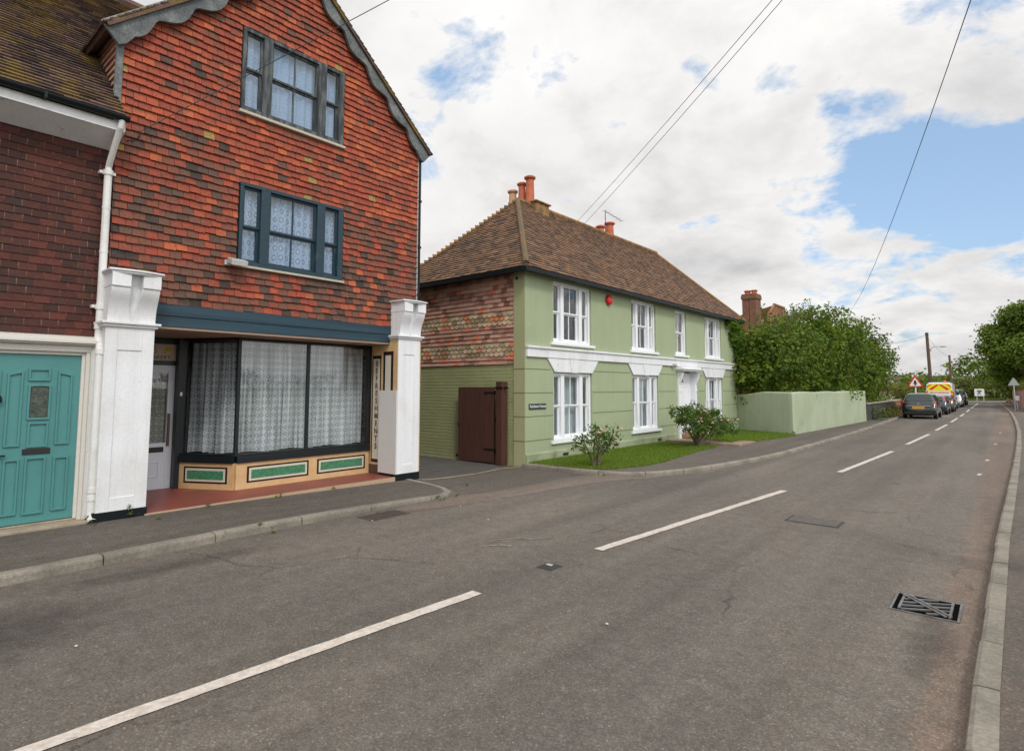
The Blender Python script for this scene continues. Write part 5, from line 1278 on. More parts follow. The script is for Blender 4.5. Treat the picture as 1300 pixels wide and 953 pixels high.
for (x, y, h, r), l in zip(fars, flab):
    h *= .60
    tree('broadleaf_tree', x, y, h, 0, 1500, .3, LEAFF, l, 'tree', [(x, y, h * .55, r, r * .7, h * .45), (x + r * .5, y, h * .45, r * .6, r * .5, h * .4), (x - r * .4, y, h * .7, r * .4, r * .5, h * .3)], .2, 'trees along the skyline')
def bush(x, y, r, h, n, size, m, label, name='garden_bush', cat='bush', z0=0):
    t = thing(name, (x, y, z0), label, cat)
    foliage('foliage', m, [(x, y, z0 + h * .5, r, r, h * .55, 1), (x + r * .4, y + .2, z0 + h * .45, r * .6, r * .6, h * .4, .5), (x - r * .4, y, z0 + h * .6, r * .5, r * .5, h * .45, .4)], n, size, t, spread=.5)
    mb = MB()
    for k in range(5): a = k * 1.26; mb.tube([(x, y, z0 - .05), (x + r * .5 * math.cos(a), y + r * .5 * math.sin(a), z0 + h * .6)], [.035, .012], 5)
    mb.build('stems', BARK, t); return t
bush(-8.0, 50, 1.5, 2.6, 2600, .10, LEAFP, 'dark purple-leaved shrub behind the low fence')
bush(-6.3, 41.5, .9, 1.65, 1800, .06, LEAFY, 'yellow-green bush behind the low fence beside the garden wall')
bush(-6.2, 45.5, 1.0, 1.35, 1400, .07, leaf_mat('hydrangea', [(0, (.05, .10, .02)), (.55, (.09, .15, .03)), (.6, (.55, .38, .38)), (1, (.7, .55, .52))], .2), 'pink flowering hydrangea behind the low fence')
bush(-7.2, 57, 2.2, 1.9, 2600, .11, LEAFO, 'broad olive green bush behind the warning sign')
bush(-6.6, 66, 2.0, 1.9, 2200, .12, LEAFY, 'light green bush to the left of the telegraph pole')
bush(-9.5, 72, 3.0, 2.5, 2500, .16, LEAFF, 'wide green bush beyond the olive bush')
bush(-7.5, 84, 3.0, 3.0, 3000, .17, LEAFT, 'dense dark bush behind the parked van')
bush(-5.2, 104, 2.4, 3.4, 2600, .18, LEAFF, 'green bush behind the white square sign')
bush(-12.5, 96, 4, 3.1, 2600, .22, LEAFO, 'far olive hedge bush in the middle distance')
hg = foliage('hedge', LEAFF, [(-9 + i * 3.0, 106 + (i % 3), 1.1, 2.3, 1.2, 1.5, 1) for i in range(9)], 8000, .2, None, 'dense hedge across the far end of the road', 'hedge', spread=.5); hg['kind'] = 'stuff'
hg = foliage('hedge', LEAFF, [(-150 + i * 7.0, 150 - abs(i - 10) * 1.5, 1.6, 5, 2, 2.6, 1) for i in range(24)], 12000, .34, None, 'long low hedge line on the horizon behind the gardens', 'hedge', spread=.5); hg['kind'] = 'stuff'
polysheet('far_verge', [(-9, 99), (-4.6, 99.5), (0, 104), (8, 104.2), (40, 105), (40, 112), (-9, 110)], .03, FIELD)
grass('verge_grass', [(-9, 99.4), (-4.6, 99.9), (0, 104.3), (8, 104.5), (20, 105), (20, 109), (-9, 106)], 9000, .02, .30, GRM, 'rough grass verge across the far end of the road')

# ================================================================== low fence, signs, poles, wires
LF = thing('low_fence', (-5.05, 38, 0), 'low dark panelled garden fence with pale coping next to the green garden wall', 'fence')
mb = MB(); fa, fb = (-5.12, 32.05), (-5.0, 40.6)
DKF = mat('dark_fence_panel', (.030, .035, .035), (.055, .06, .055), ns=3, rough=.7, bump=.3, bs=12)
for i in range(6): wallbox(mb, along(fa, fb, i / 6 + .006), along(fa, fb, (i + 1) / 6 - .006), 0, .86, .05)
mb.build('panel', DKF, LF)
mb = MB(); wallbox(mb, fa, fb, .86, .93, .14, inset=-.04); mb.build('coping', STONE, LF)
GPB = thing('brick_gate_pier', (-5.2, 41.2, 0), 'brown brick pier at the end of the low fence by the dark car', 'pier')
mb = MB(); tiling(mb, (-4.95, 0, 0), (0, 1, 0), (0, 0, 1), (1, 0, 0), lambda z: (40.7, 42.9), 0, .86, .225, .075, .01, 0, gap=.01)
tiling(mb, (0, 40.7, 0), (1, 0, 0), (0, 0, 1), (0, -1, 0), lambda z: (-5.35, -4.95), 0, .86, .225, .075, .01, 0, gap=.01); mb.box(-5.35, -4.955, 40.705, 42.9, 0, .86)
mb.build('brickwork', BRICKR, GPB); mb = MB(); mb.box(-5.4, -4.9, 40.65, 42.95, .86, .93); mb.build('cap', STONE, GPB, .01)
bush(-4.95, 33.6, .45, .75, 700, .035, leaf_mat('flowering', [(0, (.05, .10, .02)), (.85, (.10, .15, .03)), (.9, (.7, .6, .55)), (1, (.75, .7, .65))], .2), 'small white-flowered plant trailing over the near end of the low fence')
bush(-4.85, 36.6, .55, .62, 900, .04, LEAFO, 'straggling olive plants along the foot of the low fence')
bush(-4.8, 39.6, .45, .8, 700, .04, LEAFO, 'rounded olive plant at the foot of the fence by the brick pier')
CT = thing('cottage', (-9.8, 80, 0), 'small pale cottage gable showing above the purple shrub', 'house')
mb = MB(); mb.prism([(-10.4, -.1), (-9.4, -.1), (-9.4, 2.25), (-9.9, 3.0), (-10.4, 2.25)], 'y', 80, 86); mb.build('wall', WHITE, CT)
mb = MB(); mb.hexa([(-9.9, 79.9, 3.02), (-9.3, 79.9, 2.12), (-9.3, 86, 2.12), (-9.9, 86, 3.02), (-9.9, 79.9, 3.1), (-9.22, 79.9, 2.12), (-9.22, 86, 2.12), (-9.9, 86, 3.1)]); mb.hexa([(-9.9, 79.9, 3.02), (-10.5, 79.9, 2.12), (-10.5, 86, 2.12), (-9.9, 86, 3.02), (-9.9, 79.9, 3.1), (-10.58, 79.9, 2.12), (-10.58, 86, 2.12), (-9.9, 86, 3.1)]); mb.build('roof', TILER, CT)

# the house behind the big shrub
H3 = thing('brick_house', (-10, 30, 0), 'brown brick house mostly hidden behind the big garden shrub, with a twin-flue chimney', 'house')
mb = MB(); mb.box(-13.0, -9.2, 28.8, 38, -.05, 4.3); mb.build('wall', BRICKR, H3)
mb = MB(); a, b, c, d = Vector((-8.9, 28.3, 4.3)), Vector((-8.9, 38.5, 4.3)), Vector((-13.3, 28.3, 4.3)), Vector((-13.3, 38.5, 4.3)); p, q = Vector((-9.9, 35.0, 6.40)), Vector((-9.9, 37, 6.40))
slope(mb, a, b, p, q); slope(mb, c, a, p, p); mb.add([a, b, c, d, p, q], [(0, 1, 5, 4), (1, 3, 5), (3, 2, 4, 5), (2, 0, 4), (0, 2, 3, 1)])
R3 = mb.build('roof', mat('orange_roof_tile', stops=[(0, (.14, .06, .035)), (1, (.30, .13, .07))], rough=.85, fine=.15), H3)
mb = MB(); mb.tube([p + Vector((0, 0, .04)), q + Vector((0, 0, .04))], .09, 6); mb.tube([p, a], .06, 6); mb.build('ridge_tiles', RIDGE, R3)
mb = MB(); x0, x1, y0, y1 = -9.55, -8.9, 28.55, 29.3
mb.box(x0, -9.24, y0, y1, 3.5, 5.95); mb.box(-9.21, x1, y0, y1, 3.5, 5.95); mb.box(-9.24, -9.21, y0 + .05, y1 - .05, 3.5, 5.95); mb.box(x0 - .04, -9.22, y0 - .04, y1 + .04, 5.95, 6.12); mb.box(-9.218, x1 + .04, y0 - .04, y1 + .04, 5.95, 6.12); mb.box(x0 - .02, x1 + .02, y0 - .02, y1 + .02, 6.12, 6.2)
C3 = mb.build('chimney', mat('chimney_brick', (.22, .10, .065), (.14, .075, .05), ns=8, rough=.9, bump=.6, bs=25, fine=.25), R3)
pot(-9.38, 28.9, 6.2, 6.42, .13, POT, C3); pot(-9.07, 28.9, 6.2, 6.42, .12, POT, C3)

REDS = mat('sign_red', (.62, .015, .02), rough=.35, fine=0); WSIGN = mat('sign_white', (.80, .80, .80), rough=.4, fine=.03); SGREY = mat('sign_back_grey', (.30, .345, .35), rough=.5, fine=.06)
SPO = mat('sign_post_grey', (.42, .43, .43), rough=.5, fine=.06)
def tri(mb, cx_, y0_, y1_, z0_, wd, ht, r=.03):
    mb.prism([(cx_ - wd / 2 + r, z0_), (cx_ + wd / 2 - r, z0_), (cx_ + wd / 2, z0_ + r * .6), (cx_ + wd / 2 - r * .4, z0_ + r * 1.6), (cx_ + r * .8, z0_ + ht - r * .7), (cx_, z0_ + ht), (cx_ - r * .8, z0_ + ht - r * .7), (cx_ - wd / 2 + r * .4, z0_ + r * 1.6), (cx_ - wd / 2, z0_ + r * .6)], 'y', y0_, y1_)
sx, sy = -4.96, 51.5
S1 = thing('warning_sign', (sx, sy, 0), 'red-bordered triangular warning sign with a black road symbol above the dark car', 'road sign', rz=0)
mb = MB(); mb.tube([(sx, sy, 0), (sx, sy, 2.3)], .04, 8); mb.build('pole', WSIGN, S1)
mb = MB(); tri(mb, sx, sy - .06, sy - .05, 1.70, .98, .85); pl = mb.build('plate', REDS, S1)
mb = MB(); tri(mb, sx, sy - .064, sy - .061, 1.78, .70, .60); wf = mb.build('white_field', WSIGN, pl)
mb = MB(); mb.box(sx - .05, sx + .05, sy - .07, sy - .066, 1.83, 2.20); mb.prism([(sx - .11, 2.02), (sx + .11, 2.02), (sx + .04, 2.16), (sx - .04, 2.16)], 'y', sy - .074, sy - .0705); mb.box(sx - .13, sx + .13, sy - .074, sy - .0705, 1.93, 1.98); mb.build('symbol', BLKL, pl)
S2 = thing('warning_sign', (.5, 52, 0), 'grey back of a triangular road sign on a post by the right-hand wall', 'road sign')
mb = MB(); mb.tube([(.5, 52, 0), (.5, 52, 2.25)], .035, 8); mb.build('pole', SPO, S2)
mb = MB(); tri(mb, .5, 51.95, 51.965, 1.80, .60, .54); mb.box(.3, .7, 51.965, 51.99, 1.88, 1.92); mb.build('plate', SGREY, S2)
S3 = thing('square_sign', (-2.38, 90, 0), 'white square road sign with a dark emblem at the far end of the road', 'road sign')
for _x in (-2.65, -2.0): mb = MB(); mb.tube([(_x, 92, 0), (_x, 92, .8)], .04, 8); mb.build('pole', SPO, S3)
mb = MB(); mb.box(-2.86, -1.90, 91.9, 91.93, .62, 1.50); pl = mb.build('plate', WSIGN, S3, .01)
mb = MB(); mb.box(-2.62, -2.14, 91.885, 91.895, 1.22, 1.32); mb.box(-2.62, -2.2, 91.885, 91.895, .80, .86); mb.bar((-2.55, 91.89, .95), (-2.2, 91.89, 1.2), .08, .01, up=(0, 1, 0)); mb.bar((-2.5, 91.89, 1.2), (-2.3, 91.89, .95), .06, .01, up=(0, 1, 0)); mb.build('emblem', BLKL, pl)
S4 = thing('marker_post', (-3.9, 99.8, 0), 'thin grey post on the verge to the left of the white square sign', 'post')
mb = MB(); mb.tube([(-4.6, 99.8, 0), (-4.6, 99.8, 1.25)], .05, 8); mb.build('post', SPO, S4); mb = MB(); mb.box(-4.85, -4.35, 99.7, 99.74, 1.05, 1.2); mb.build('plate', SGREY, S4)

TP1 = thing('telegraph_pole', (-5.45, 70, 0), 'near brown telegraph pole with a small street lamp bracket', 'pole', 'telegraph poles')
mb = MB(); mb.tube([(-5.45, 70, 0), (-5.58, 70, 7.1)], [.17, .13], 10); mb.build('shaft', POLEM, TP1)
mb = MB(); mb.box(-5.72, -5.44, 69.8, 70.2, 6.88, 7.0); mb.box(-5.63, -5.53, 69.82, 69.86, 6.5, 6.9); mb.build('bracket', POLEM, TP1)
mb = MB(); mb.tube([(-5.5, 70, 5.35), (-5.1, 70, 5.65), (-4.5, 70, 5.68)], .03, 6); mb.box(-5.42, -5.3, 69.9, 70.1, 5.2, 5.5); lm = mb.build('lamp_arm', SPO, TP1)
mb = MB(); mb.sphere((-4.35, 70, 5.66), .3, .12, .07); mb.build('lamp_head', GREYP, lm)
TP2 = thing('telegraph_pole', (-5.6, 101, 0), 'far thinner telegraph pole beyond the van', 'pole', 'telegraph poles')
mb = MB(); mb.tube([(-5.6, 101, 0), (-5.62, 101, 6.2)], [.16, .13], 10); mb.build('shaft', POLEM, TP2)
mb = MB(); mb.tube([(-5.5, 101, 2.9), (-4.9, 101, 3.05), (-4.2, 101, 3.0)], .03, 6); mb.box(-5.48, -5.36, 100.9, 101.1, 3.0, 3.3); mb.build('lamp_arm', SPO, TP2)
PT = Vector((.953, 6.35, 8.0))
TP0 = thing('telegraph_pole', (PT.x, PT.y, 0), 'telegraph pole on the right-hand pavement beside the camera', 'pole', 'telegraph poles')
mb = MB(); mb.tube([(PT.x, PT.y, 0), (PT.x, PT.y, 8.2)], [.15, .11], 10); mb.build('shaft', POLEM, TP0)
WIRE = mat('wire', (.06, .06, .065), rough=.6, fine=0)
def wire(a, b, sag, r, label, n=24):
    a = Vector(a); b = Vector(b); pts = [a.lerp(b, i / n) - Vector((0, 0, sag * 4 * (i / n) * (1 - i / n))) for i in range(n + 1)]
    mb = MB(); mb.tube([p - a for p in pts], r, 5); o = mb.build('overhead_wire', WIRE, None); o.location = a; tag(o, label, 'wire', 'overhead wires'); return o
wire(PT, (-8.34, 2.33, 4.93), .04, .005, 'wire crossing the upper window to a hook on the tile-hung front')
wire(PT, (-10.6, 15.7, 7.12), .10, .006, 'upper of the two parallel wires running down to the green house roof')
wire(PT + Vector((.12, .02, .0)), (-10.7, 16.2, 7.12), .10, .006, 'lower of the two parallel wires running down to the green house roof')
wire(PT, (-7.6, 44, 6.8), .75, .008, 'single long wire sagging across the blue sky to the big shrub')
wire((-5.55, 70, 6.9), (-9.5, 58, 5.3), .3, .012, 'thin wire falling left from the near telegraph pole')
wire((-5.55, 70, 6.7), (-5.6, 101, 6.0), .4, .012, 'thin wire between the two far telegraph poles')

# right-hand wall and pier in the distance
RW = thing('brick_wall', (1.1, 62, 0), 'weathered red brick boundary wall with grassy top on the right of the road', 'wall')
mb = MB(); P_ = [(1.45, 50), (1.22, 58), (1.02, 66), (.80, 74)]
for a, b in zip(P_[:-1], P_[1:]): wallbox(mb, a, b, 0, 1.7, -.22)
RB = mat('patchy_red_brick', (.30, .13, .10), (.42, .30, .24), ns=1.5, thr=(.45, .6), rough=.9, bump=.5, bs=15, fine=.25)
o = mb.build('wall', RB, RW)
wt = foliage('wall_top_growth', LEAFO, [(1.3 - i * .03, 54 + i * 1.0, 1.75, .25, .8, .2, 1) for i in range(20)], 3500, .07, RW, spread=.4)
GP2 = thing('brick_gate_pier', (.36, 85, 0), 'small red brick pier at the far bend on the right', 'pier')
mb = MB(); mb.box(.1, .7, 84.8, 85.2, 0, .95); mb.build('brickwork', RB, GP2, .02); mb = MB(); mb.box(.05, .75, 84.75, 85.25, .95, 1.05); mb.build('cap', STONE, GP2)
UB = thing('utility_cabinet', (.72, 56, 0), 'small white box on a post below the grey triangular sign', 'box')
mb = MB(); mb.tube([(.68, 56, 0), (.68, 56, .75)], .05, 8); mb.build('post', SPO, UB); mb = MB(); mb.box(.56, .80, 55.9, 56.1, .72, 1.05); mb.build('cabinet', WSIGN, UB, .01)

# ================================================================== drains and road studs
GD = thing('gully_grate', (-.52, 5.45, 0), 'worn iron drain grate with slanting bars near the right-hand kerb', 'drain')
rzg = 0
gx0, gx1, gy0, gy1 = -.745, -.325, 5.22, 5.66
mb = MB()
for (a, b, c, d) in ((gx0, gx0 + .016, gy0, gy1), (gx1 - .016, gx1, gy0, gy1), (gx0 + .016, gx1 - .016, gy1 - .008, gy1), (gx0 + .016, gx1 - .016, gy0, gy0 + .008)): mb.box(a, b, c, d, -.02, .012)
mb.build('frame', GRATE, GD, .002)
mb = MB(); mb.box(gx0 + .016, gx1 - .016, gy0 + .008, gy1 - .008, .0045, .0055); mb.build('pit', mat('drain_pit', (.006, .006, .005), rough=1, spec=0, fine=0), GD)
mb = MB(); n = 12
ix0, ix1, iy0, iy1 = gx0 + .05, gx1 - .05, gy0 + .035, gy1 - .035
mb.box(ix0, ix0 + .016, iy0, iy1, .006, .018); mb.box(ix1 - .016, ix1, iy0, iy1, .006, .018)
for k in range(-5, 8):   # bars slanting in opposite senses either side of the diagonal
    for sgn in (1,):
        c = k * .086 - .01
        p0 = (ix0, iy0 + c); p1 = (ix1, iy0 + c + (ix1 - ix0) * .55)
        # clip to the inner rectangle
        t0 = max(0, (iy0 - p0[1]) / (p1[1] - p0[1])); t1 = min(1, (iy1 - p0[1]) / (p1[1] - p0[1]))
        if t1 - t0 < .06: continue
        A1 = along(p0, p1, t0); A2 = along(p0, p1, t1); mb.bar((A1[0], A1[1], .012), (A2[0], A2[1], .012), .017, .01)
mb.bar((ix0, iy1 - .02, .0175), (ix1 - .03, iy0, .0175), .02, .008); mb.bar((ix0 + .03, iy1, .0175), (ix1, iy0 + .02, .0175), .02, .008)
mb.build('bars', GRATE, GD)
G2 = thing('drain_cover', (-6.1, 4.7, 0), 'dark flat drain grate in the gutter beside the shopfront kerb', 'drain')
mb = MB(); mb.box(-6.38, -6.05, 4.42, 5.02, -.02, .005); mb.build('frame', mat('rusty_iron', (.085, .06, .045), (.05, .04, .035), ns=9, rough=.8, bump=.5, bs=40), G2)
mb = MB()
for i in range(9): mb.box(-6.35, -6.08, 4.47 + i * .06, 4.50 + i * .06, .0055, .0095)
mb.build('bars', MATS['rusty_iron'], G2)
MC = thing('manhole_cover', (-1.88, 7.98, 0), 'flat square access cover sunk in the road right of the second dash', 'manhole cover')
mb = MB(); mb.box(-2.18, -1.58, 7.78, 8.18, -.02, .004); mb.build('frame', mat('cover_rim', (.05, .046, .042), rough=.8), MC); mb = MB(); mb.box(-2.15, -1.61, 7.81, 8.15, .0, .006); mb.build('lid', mat('cover_lid', (.12, .105, .092), (.10, .085, .075), ns=12, rough=.7, bump=.6, bs=60, fine=.3), MC)
RS = thing('road_stud', (-3.29, 4.39, 0), 'single dark road stud with a white reflector in the gap between the two nearest dashes', 'road stud')
mb = MB(); mb.hexa([(-3.38, 4.29, 0), (-3.20, 4.29, 0), (-3.20, 4.49, 0), (-3.38, 4.49, 0), (-3.35, 4.33, .014), (-3.23, 4.33, .014), (-3.23, 4.45, .014), (-3.35, 4.45, .014)]); mb.build('housing', mat('rubber', (.03, .03, .03), rough=.7), RS)
mb = MB(); mb.box(-3.32, -3.26, 4.37, 4.41, .014, .024); mb.build('reflector', GREYP, RS, .004)
for (x, y, l) in ((-5.0, 5.4, 'white chewing-gum spot on the road near the drive mouth'), (-6.05, 4.42, 'pale pebble beside the flat drain'), (-4.6, 1.1, 'pale pebble on the road nearest the turquoise door'), (-2.2, 3.6, 'pale pebble right of the nearest dash'), (-5.85, 5.75, 'pale pebble near the tip of the shopfront kerb'), (-4.55, 12.3, 'fallen white petal by the kerb of the green house')):
    b = MB(); b.sphere((0, 0, .004), .014, .011, .006, 8, 5); o = b.build('pebble', mat('pebble_pale', (.5, .46, .4), rough=.8), None, smooth=True); o.location = (x, y, .004); tag(o, l, 'pebble', 'pale pebbles and spots on the road')

# ================================================================== parked vehicles
CARG = mat('car_paint_charcoal', (.012, .017, .019), rough=.25, metal=.4, coat=1, fine=.02); CARS = mat('car_paint_grey_green', (.06, .068, .068), rough=.25, metal=.5, coat=1, fine=.02)
CARB = mat('car_paint_dark_blue', (.018, .028, .040), rough=.25, metal=.3, coat=1, fine=.02); CARW = mat('car_paint_silver', (.45, .48, .50), rough=.3, metal=.5, coat=1, fine=.02)
VANW = mat('van_white', (.62, .65, .70), rough=.3, coat=.6, fine=.02)
CGL = mat('car_glass', (.030, .050, .042), rough=.06, spec=.5, fine=0); TYRE = mat('tyre', (.012, .012, .012), rough=.8); RIM = mat('rim', (.3, .31, .32), rough=.35, metal=.8)
LAMP = mat('tail_lamp', (.55, .010, .025), rough=.15, coat=1, fine=0); LAMPC = mat('clear_lamp', (.7, .5, .5), rough=.15, coat=1, fine=0); BUMP = mat('black_trim', (.018, .02, .022), rough=.6)
PLATE = mat('number_plate_yellow', (.72, .36, .02), rough=.4, fine=0); CHR = mat('chrome_trim', (.6, .6, .6), rough=.2, metal=.9, fine=0)
YELV = mat('chevron_yellow', (.80, .74, .01), rough=.4, fine=0); REDV = mat('chevron_red', (.70, .04, .02), rough=.4, fine=0); AMB = mat('beacon_amber', (.85, .12, .01), rough=.3, fine=0)
def loft(st, nseg=12):
    """st: (y, zbot, zsh, ztop, wbody, wtop): closed sections joined along y"""
    V = []; F = []
    for (y, zb, zs, zt, wb, wt) in st:
        half = [(0, zb), (wb * .80, zb), (wb * .97, zb + .06), (wb, (zb + zs) / 2), (wb * .985, zs - .03), (wb * .955, zs), (wt + (wb - wt) * .10, zs + (zt - zs) * .85), (wt * .80, zt - .012 * (1 if zt > zs + .1 else .3)), (0, zt)]
        ring = [(x, y, z) for x, z in half] + [(-x, y, z) for x, z in half[-2:0:-1]]
        V += ring
    k = len(V) // len(st)
    for i in range(len(st) - 1):
        for j in range(k): F.append((i * k + j, i * k + (j + 1) % k, (i + 1) * k + (j + 1) % k, (i + 1) * k + j))
    F.append(tuple(range(k))); F.append(tuple(range(len(V) - k, len(V)))[::-1]); return V, F
def wheel(mbT, mbR, x, y, r, s):
    mbT.tube([(x - s * .17, y, r), (x - s * .16, y, r), (x - s * .01, y, r), (x, y, r)], [r * .93, r, r, r * .93], 18); mbR.tube([(x - s * .02, y, r), (x + s * .006, y, r)], [r * .66, r * .62], 14)
def car(x, y, W, Hh, L, paint, label, name='parked_car', lamps='low', plate=True, estate=False):
    t = thing(name, (x, y, 0), label, 'car', 'cars parked along the left kerb'); w2 = W / 2; k = Hh / 1.35
    st = [(0, .26, .50, .52, w2 * .86, w2 * .8), (.03, .20, .56, .60, w2 * .95, w2 * .85), (.10, .17, .60, .74, w2, w2 * .86), (.16, .17, .78, .86, w2, w2 * .85), (.22, .17, .84, .90 * k, w2, w2 * .84), (.44 if not estate else .32, .17, .86, (Hh - .06), w2, w2 * .75), (.62 if not estate else .5, .17, .86, Hh - .01, w2, w2 * .74),
          (1.3, .17, .86, Hh + .01, w2, w2 * .75), (2.0, .17, .85, Hh - .02, w2, w2 * .75), (2.85, .17, .83, .90, w2, w2 * .8), (3.35, .17, .76, .80, w2 * .98, w2 * .82), (3.7, .2, .60, .66, w2 * .90, w2 * .75), (L, .25, .45, .5, w2 * .75, w2 * .6)]
    V, F = loft(st); bm_ = MB(); bm_.add([(a, b, c) for a, b, c in V], F); bo = bm_.build('body', paint, t, smooth=False, local=True); bo.data.polygons.foreach_set('use_smooth', [True] * len(bo.data.polygons))
    md = bo.modifiers.new('sub', 'SUBSURF'); md.levels = 1; md.render_levels = 1
    yb = .22 if not estate else .20; yt = .44 if not estate else .32
    # rear window lies on the tailgate slope, just proud of it
    g = MB(); z0_, z1_ = .90 * k + .04, Hh - .09
    def ry(z): return yb + (yt - yb) * (z - .90 * k) / (Hh - .06 - .90 * k) - .018
    g.add([(-w2 * .76, ry(z0_), z0_), (w2 * .76, ry(z0_), z0_), (w2 * .66, ry(z1_), z1_), (-w2 * .66, ry(z1_), z1_), (-w2 * .76, ry(z0_) + .03, z0_), (w2 * .76, ry(z0_) + .03, z0_), (w2 * .66, ry(z1_) + .03, z1_), (-w2 * .66, ry(z1_) + .03, z1_)], [(0, 1, 2, 3), (0, 4, 5, 1), (1, 5, 6, 2), (2, 6, 7, 3), (3, 7, 4, 0), (7, 6, 5, 4)])
    g.build('rear_window', CGL, t, local=True)
    for s in (-1, 1):
        g = MB()
        def sxx(z): return s * (w2 * .965 - (w2 * .965 - w2 * .76) * max(0, (z - .86)) / (Hh - .05 - .86) + .012)
        poly = [(.50, .90), (.66, Hh - .10), (1.95, Hh - .10), (2.55, .90)]
        Vv = [(sxx(z), yy_, z) for yy_, z in poly] + [(sxx(z) - s * .03, yy_, z) for yy_, z in poly]
        g.add(Vv, [(0, 1, 2, 3), (7, 6, 5, 4), (0, 4, 5, 1), (1, 5, 6, 2), (2, 6, 7, 3), (3, 7, 4, 0)])
        g.build('side_window', CGL, t, local=True)
    for s in (-1, 1):
        l = MB()
        if lamps == 'low': l.hexa([(s * w2 * .70, .10, .62), (s * w2 * 1.005, .16, .66), (s * w2 * 1.0, .34, .66), (s * w2 * .7, .2, .62), (s * w2 * .74, .18, .88), (s * w2 * .985, .22, .92), (s * w2 * .98, .36, .90), (s * w2 * .74, .26, .88)])
        else: l.hexa([(s * w2 * .80, .12, .62), (s * w2 * 1.0, .16, .62), (s * w2 * 1.0, .30, .62), (s * w2 * .8, .22, .62), (s * w2 * .70, ry(Hh - .12) - .02, Hh - .12), (s * w2 * .82, ry(Hh - .12), Hh - .12), (s * w2 * .82, ry(Hh - .12) + .1, Hh - .12), (s * w2 * .70, ry(Hh - .12) + .1, Hh - .12)])
        tl = l.build('tail_light', LAMP, t, .01, local=True)
        if lamps == 'low': l = MB(); l.box(min(s * w2 * .76, s * w2 * .9), max(s * w2 * .76, s * w2 * .9), .118, .135, .66, .72); l.build('reversing_lamp', LAMPC, tl, local=True)
    b = MB(); b.box(-w2 * .8, w2 * .8, -.012, .05, .26, .36); b.build('bumper_trim', BUMP, t, .01, local=True)
    if plate:
        b = MB(); b.box(-.28, .26, -.005, .02, .535, .645); pp = b.build('number_plate', PLATE, t, local=True)
        b = MB(); b.box(-w2 * .70, w2 * .70, .01, .06, .665, .70); b.build('chrome_strip', CHR, t, local=True)
        b = MB(); b.tube([(0, .08, .79), (0, .11, .79)], .045, 10); b.build('badge', CHR, t, local=True)
    for (sx_, yw) in ((-1, .66), (1, .66), (-1, L - .72), (1, L - .72)):
        a_, r_ = MB(), MB(); wheel(a_, r_, sx_ * (w2 - .005), yw, .27, sx_); wo_ = a_.build('wheel', TYRE, t, local=True); r_.build('rim', RIM, wo_, local=True)
    m_ = MB()
    for s in (-1, 1): m_.sphere((s * (w2 + .06), 2.35, .93), .07, .05, .06)
    m_.build('wing_mirrors', paint, t, local=True)
    return t
car(-3.52, 37.35, 1.52, 1.37, 3.75, CARG, 'dark charcoal hatchback nearest the camera with a yellow rear plate')
car(-3.46, 43.9, 1.5, 1.17, 3.6, CARB, 'dark blue car parked between the charcoal hatchback and the grey-green one', lamps='high', plate=False)
car(-3.40, 48.6, 1.5, 1.15, 3.3, CARS, 'grey-green hatchback parked right behind the chevron van', plate=False)
car(-3.55, 61.0, 1.6, 1.52, 3.8, CARW, 'silver people carrier parked in front of the chevron van', plate=False, estate=True)
car(-3.55, 68.5, 1.6, 1.5, 3.8, CARB, 'farthest parked dark car at the head of the row', plate=False, estate=True)
# van with rear chevrons
vx, vy = -3.72, 53.6; W2 = .86; VH = 2.06
V_ = thing('parked_van', (vx, vy, 0), 'white van with red and yellow rear chevrons and an orange beacon', 'van')
st = [(0, .30, .60, VH - .10, W2 * .99, W2 * .86), (.04, .26, .9, VH - .03, W2, W2 * .88), (.3, .26, .95, VH, W2, W2 * .88), (2.9, .26, .95, VH, W2, W2 * .88), (3.25, .26, .95, VH - .06, W2, W2 * .86), (3.95, .26, .95, 1.2, W2, W2 * .85), (4.5, .28, .8, .98, W2 * .96, W2 * .8), (4.75, .32, .6, .7, W2 * .85, W2 * .7)]
Vq, Fq = loft(st); b = MB(); b.add(Vq, Fq); b.build('body', VANW, V_, local=True)
b = MB(); b.add([(-W2 * .86, -.012, 1.42), (W2 * .86, -.012, 1.42), (W2 * .80, -.012, 1.93), (-W2 * .80, -.012, 1.93), (-W2 * .86, -.004, 1.42), (W2 * .86, -.004, 1.42), (W2 * .80, -.004, 1.93), (-W2 * .80, -.004, 1.93)], [(0, 1, 2, 3), (7, 6, 5, 4), (0, 4, 5, 1), (1, 5, 6, 2), (2, 6, 7, 3), (3, 7, 4, 0)])
cp_ = b.build('chevron_panel', YELV, V_, local=True)
b = MB()
for s in (-1, 1):
    def Q(x, z): return (s * x, -.016, z)
    for (x0, x1) in ((.0, .13), (.42, .56)):
        # stripes falling outwards from the centre
        b.add([Q(x0 * 1.0, 1.90 if x0 else 1.86), Q(x1, 1.90), Q(min(.74, x1 + .50), 1.55 if x0 == 0 else 1.74), Q(min(.72, x0 + .44), 1.46 if x0 == 0 else 1.66)], [(0, 1, 2, 3)] if s > 0 else [(3, 2, 1, 0)])
b.build('red_stripe', REDV, cp_, local=True)
b = MB()
for s in (-1, 1):
    b.box(min(s * .70, s * .84), max(s * .70, s * .84), -.014, -.006, .62, 1.42)
b.build('yellow_edge_panel', YELV, V_, local=True)
b = MB()
for s in (-1, 1):
    for i in range(3):
        z = .68 + i * .26; b.add([(s * .70, -.0175, z + .1), (s * .84, -.0175, z), (s * .84, -.0175, z + .13), (s * .70, -.0175, z + .23)], [(0, 1, 2, 3)])
b.build('red_stripe', REDV, V_, local=True)
b = MB(); b.box(-.66, .66, -.022, -.006, .86, 1.40); wb_ = b.build('rear_board', mat('board_white', (.78, .79, .80), rough=.4, fine=.02), V_, .004, local=True)
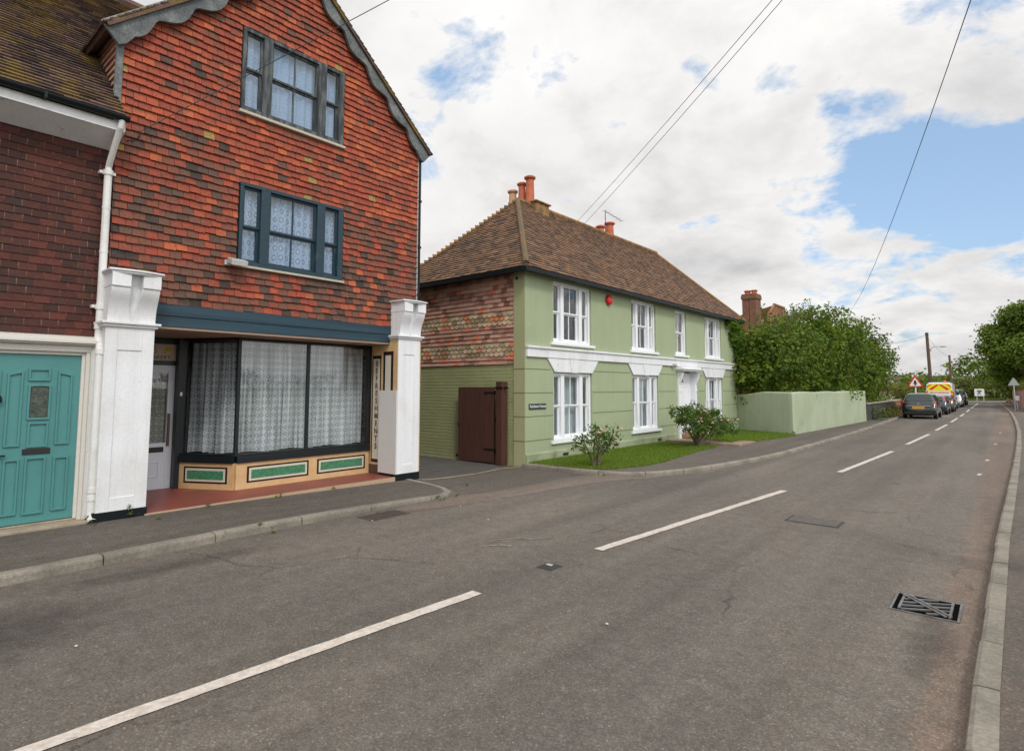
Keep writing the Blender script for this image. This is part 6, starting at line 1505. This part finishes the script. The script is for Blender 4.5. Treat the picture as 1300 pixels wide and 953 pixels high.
text_mesh('lettering', 'HIGHWAY MAINTENANCE', .125, (vx, vy - .026, 1.28), (1, 0, 0), (0, 0, 1), REDV, wb_, .004, font_scale=(.78, 1), bold=.006)
b = MB(); b.box(-.7, .7, -.08, .02, .30, .42); b.build('bumper', BUMP, V_, .01, local=True)
b = MB(); b.tube([(.35, .25, VH), (.35, .25, VH + .14)], [.09, .075], 10); b.build('beacon', AMB, V_, local=True)
for s in (-1, 1):
    b = MB()
    Vv = [(s * (W2 * .97), 3.0, 1.08), (s * (W2 * .97), 3.75, 1.08), (s * (W2 * .93), 3.45, 1.62), (s * (W2 * .92), 3.0, 1.68)]; b.add(Vv + [(v[0] - s * .05, v[1], v[2]) for v in Vv], [(0, 1, 2, 3), (7, 6, 5, 4), (0, 4, 5, 1), (1, 5, 6, 2), (2, 6, 7, 3), (3, 7, 4, 0)])
    b.build('side_window', CGL, V_, local=True)
for s in (-1, 1):
    b = MB(); b.box(min(s * .80, s * .87), max(s * .80, s * .87), -.02, .05, .95, 1.3); b.build('tail_light', LAMP, V_, local=True)
for (sx_, yw) in ((-1, .9), (1, .9), (-1, 3.9), (1, 3.9)):
    a_, r_ = MB(), MB(); wheel(a_, r_, sx_ * W2, yw, .30, sx_); wo_ = a_.build('wheel', TYRE, V_, local=True); r_.build('rim', RIM, wo_, local=True)
b = MB()
for s in (-1, 1): b.box(min(s * .86, s * 1.02), max(s * .86, s * 1.02), 3.5, 3.56, 1.1, 1.32)
b.build('wing_mirrors', BUMP, V_, .01, local=True)

# ================================================================== the far side of the street behind the camera (seen only in the shop glass)
OH = thing('brick_cottage', (16, -9, 0), 'low brick cottage across the street from the shop, outside the photo', 'house')
mb = MB(); mb.box(13, 18, -16, -6, 0, 3.0); mb.build('wall', BRICKR, OH)
mb = MB(); mb.prism([(12.6, 2.95), (18.4, 2.95), (15.5, 5.4)], 'y', -16.3, -5.7); mb.build('roof', TILER, OH)
oh = foliage('hedge', LEAFF, [(20 + (i % 3), -28 + i * 4.2, 1.3, 1.6, 3, 1.5 + .3 * (i % 2), 1) for i in range(22)], 26000, .12, None, 'long hedge across the street from the shop, outside the photo', 'hedge', spread=.5); oh['kind'] = 'stuff'
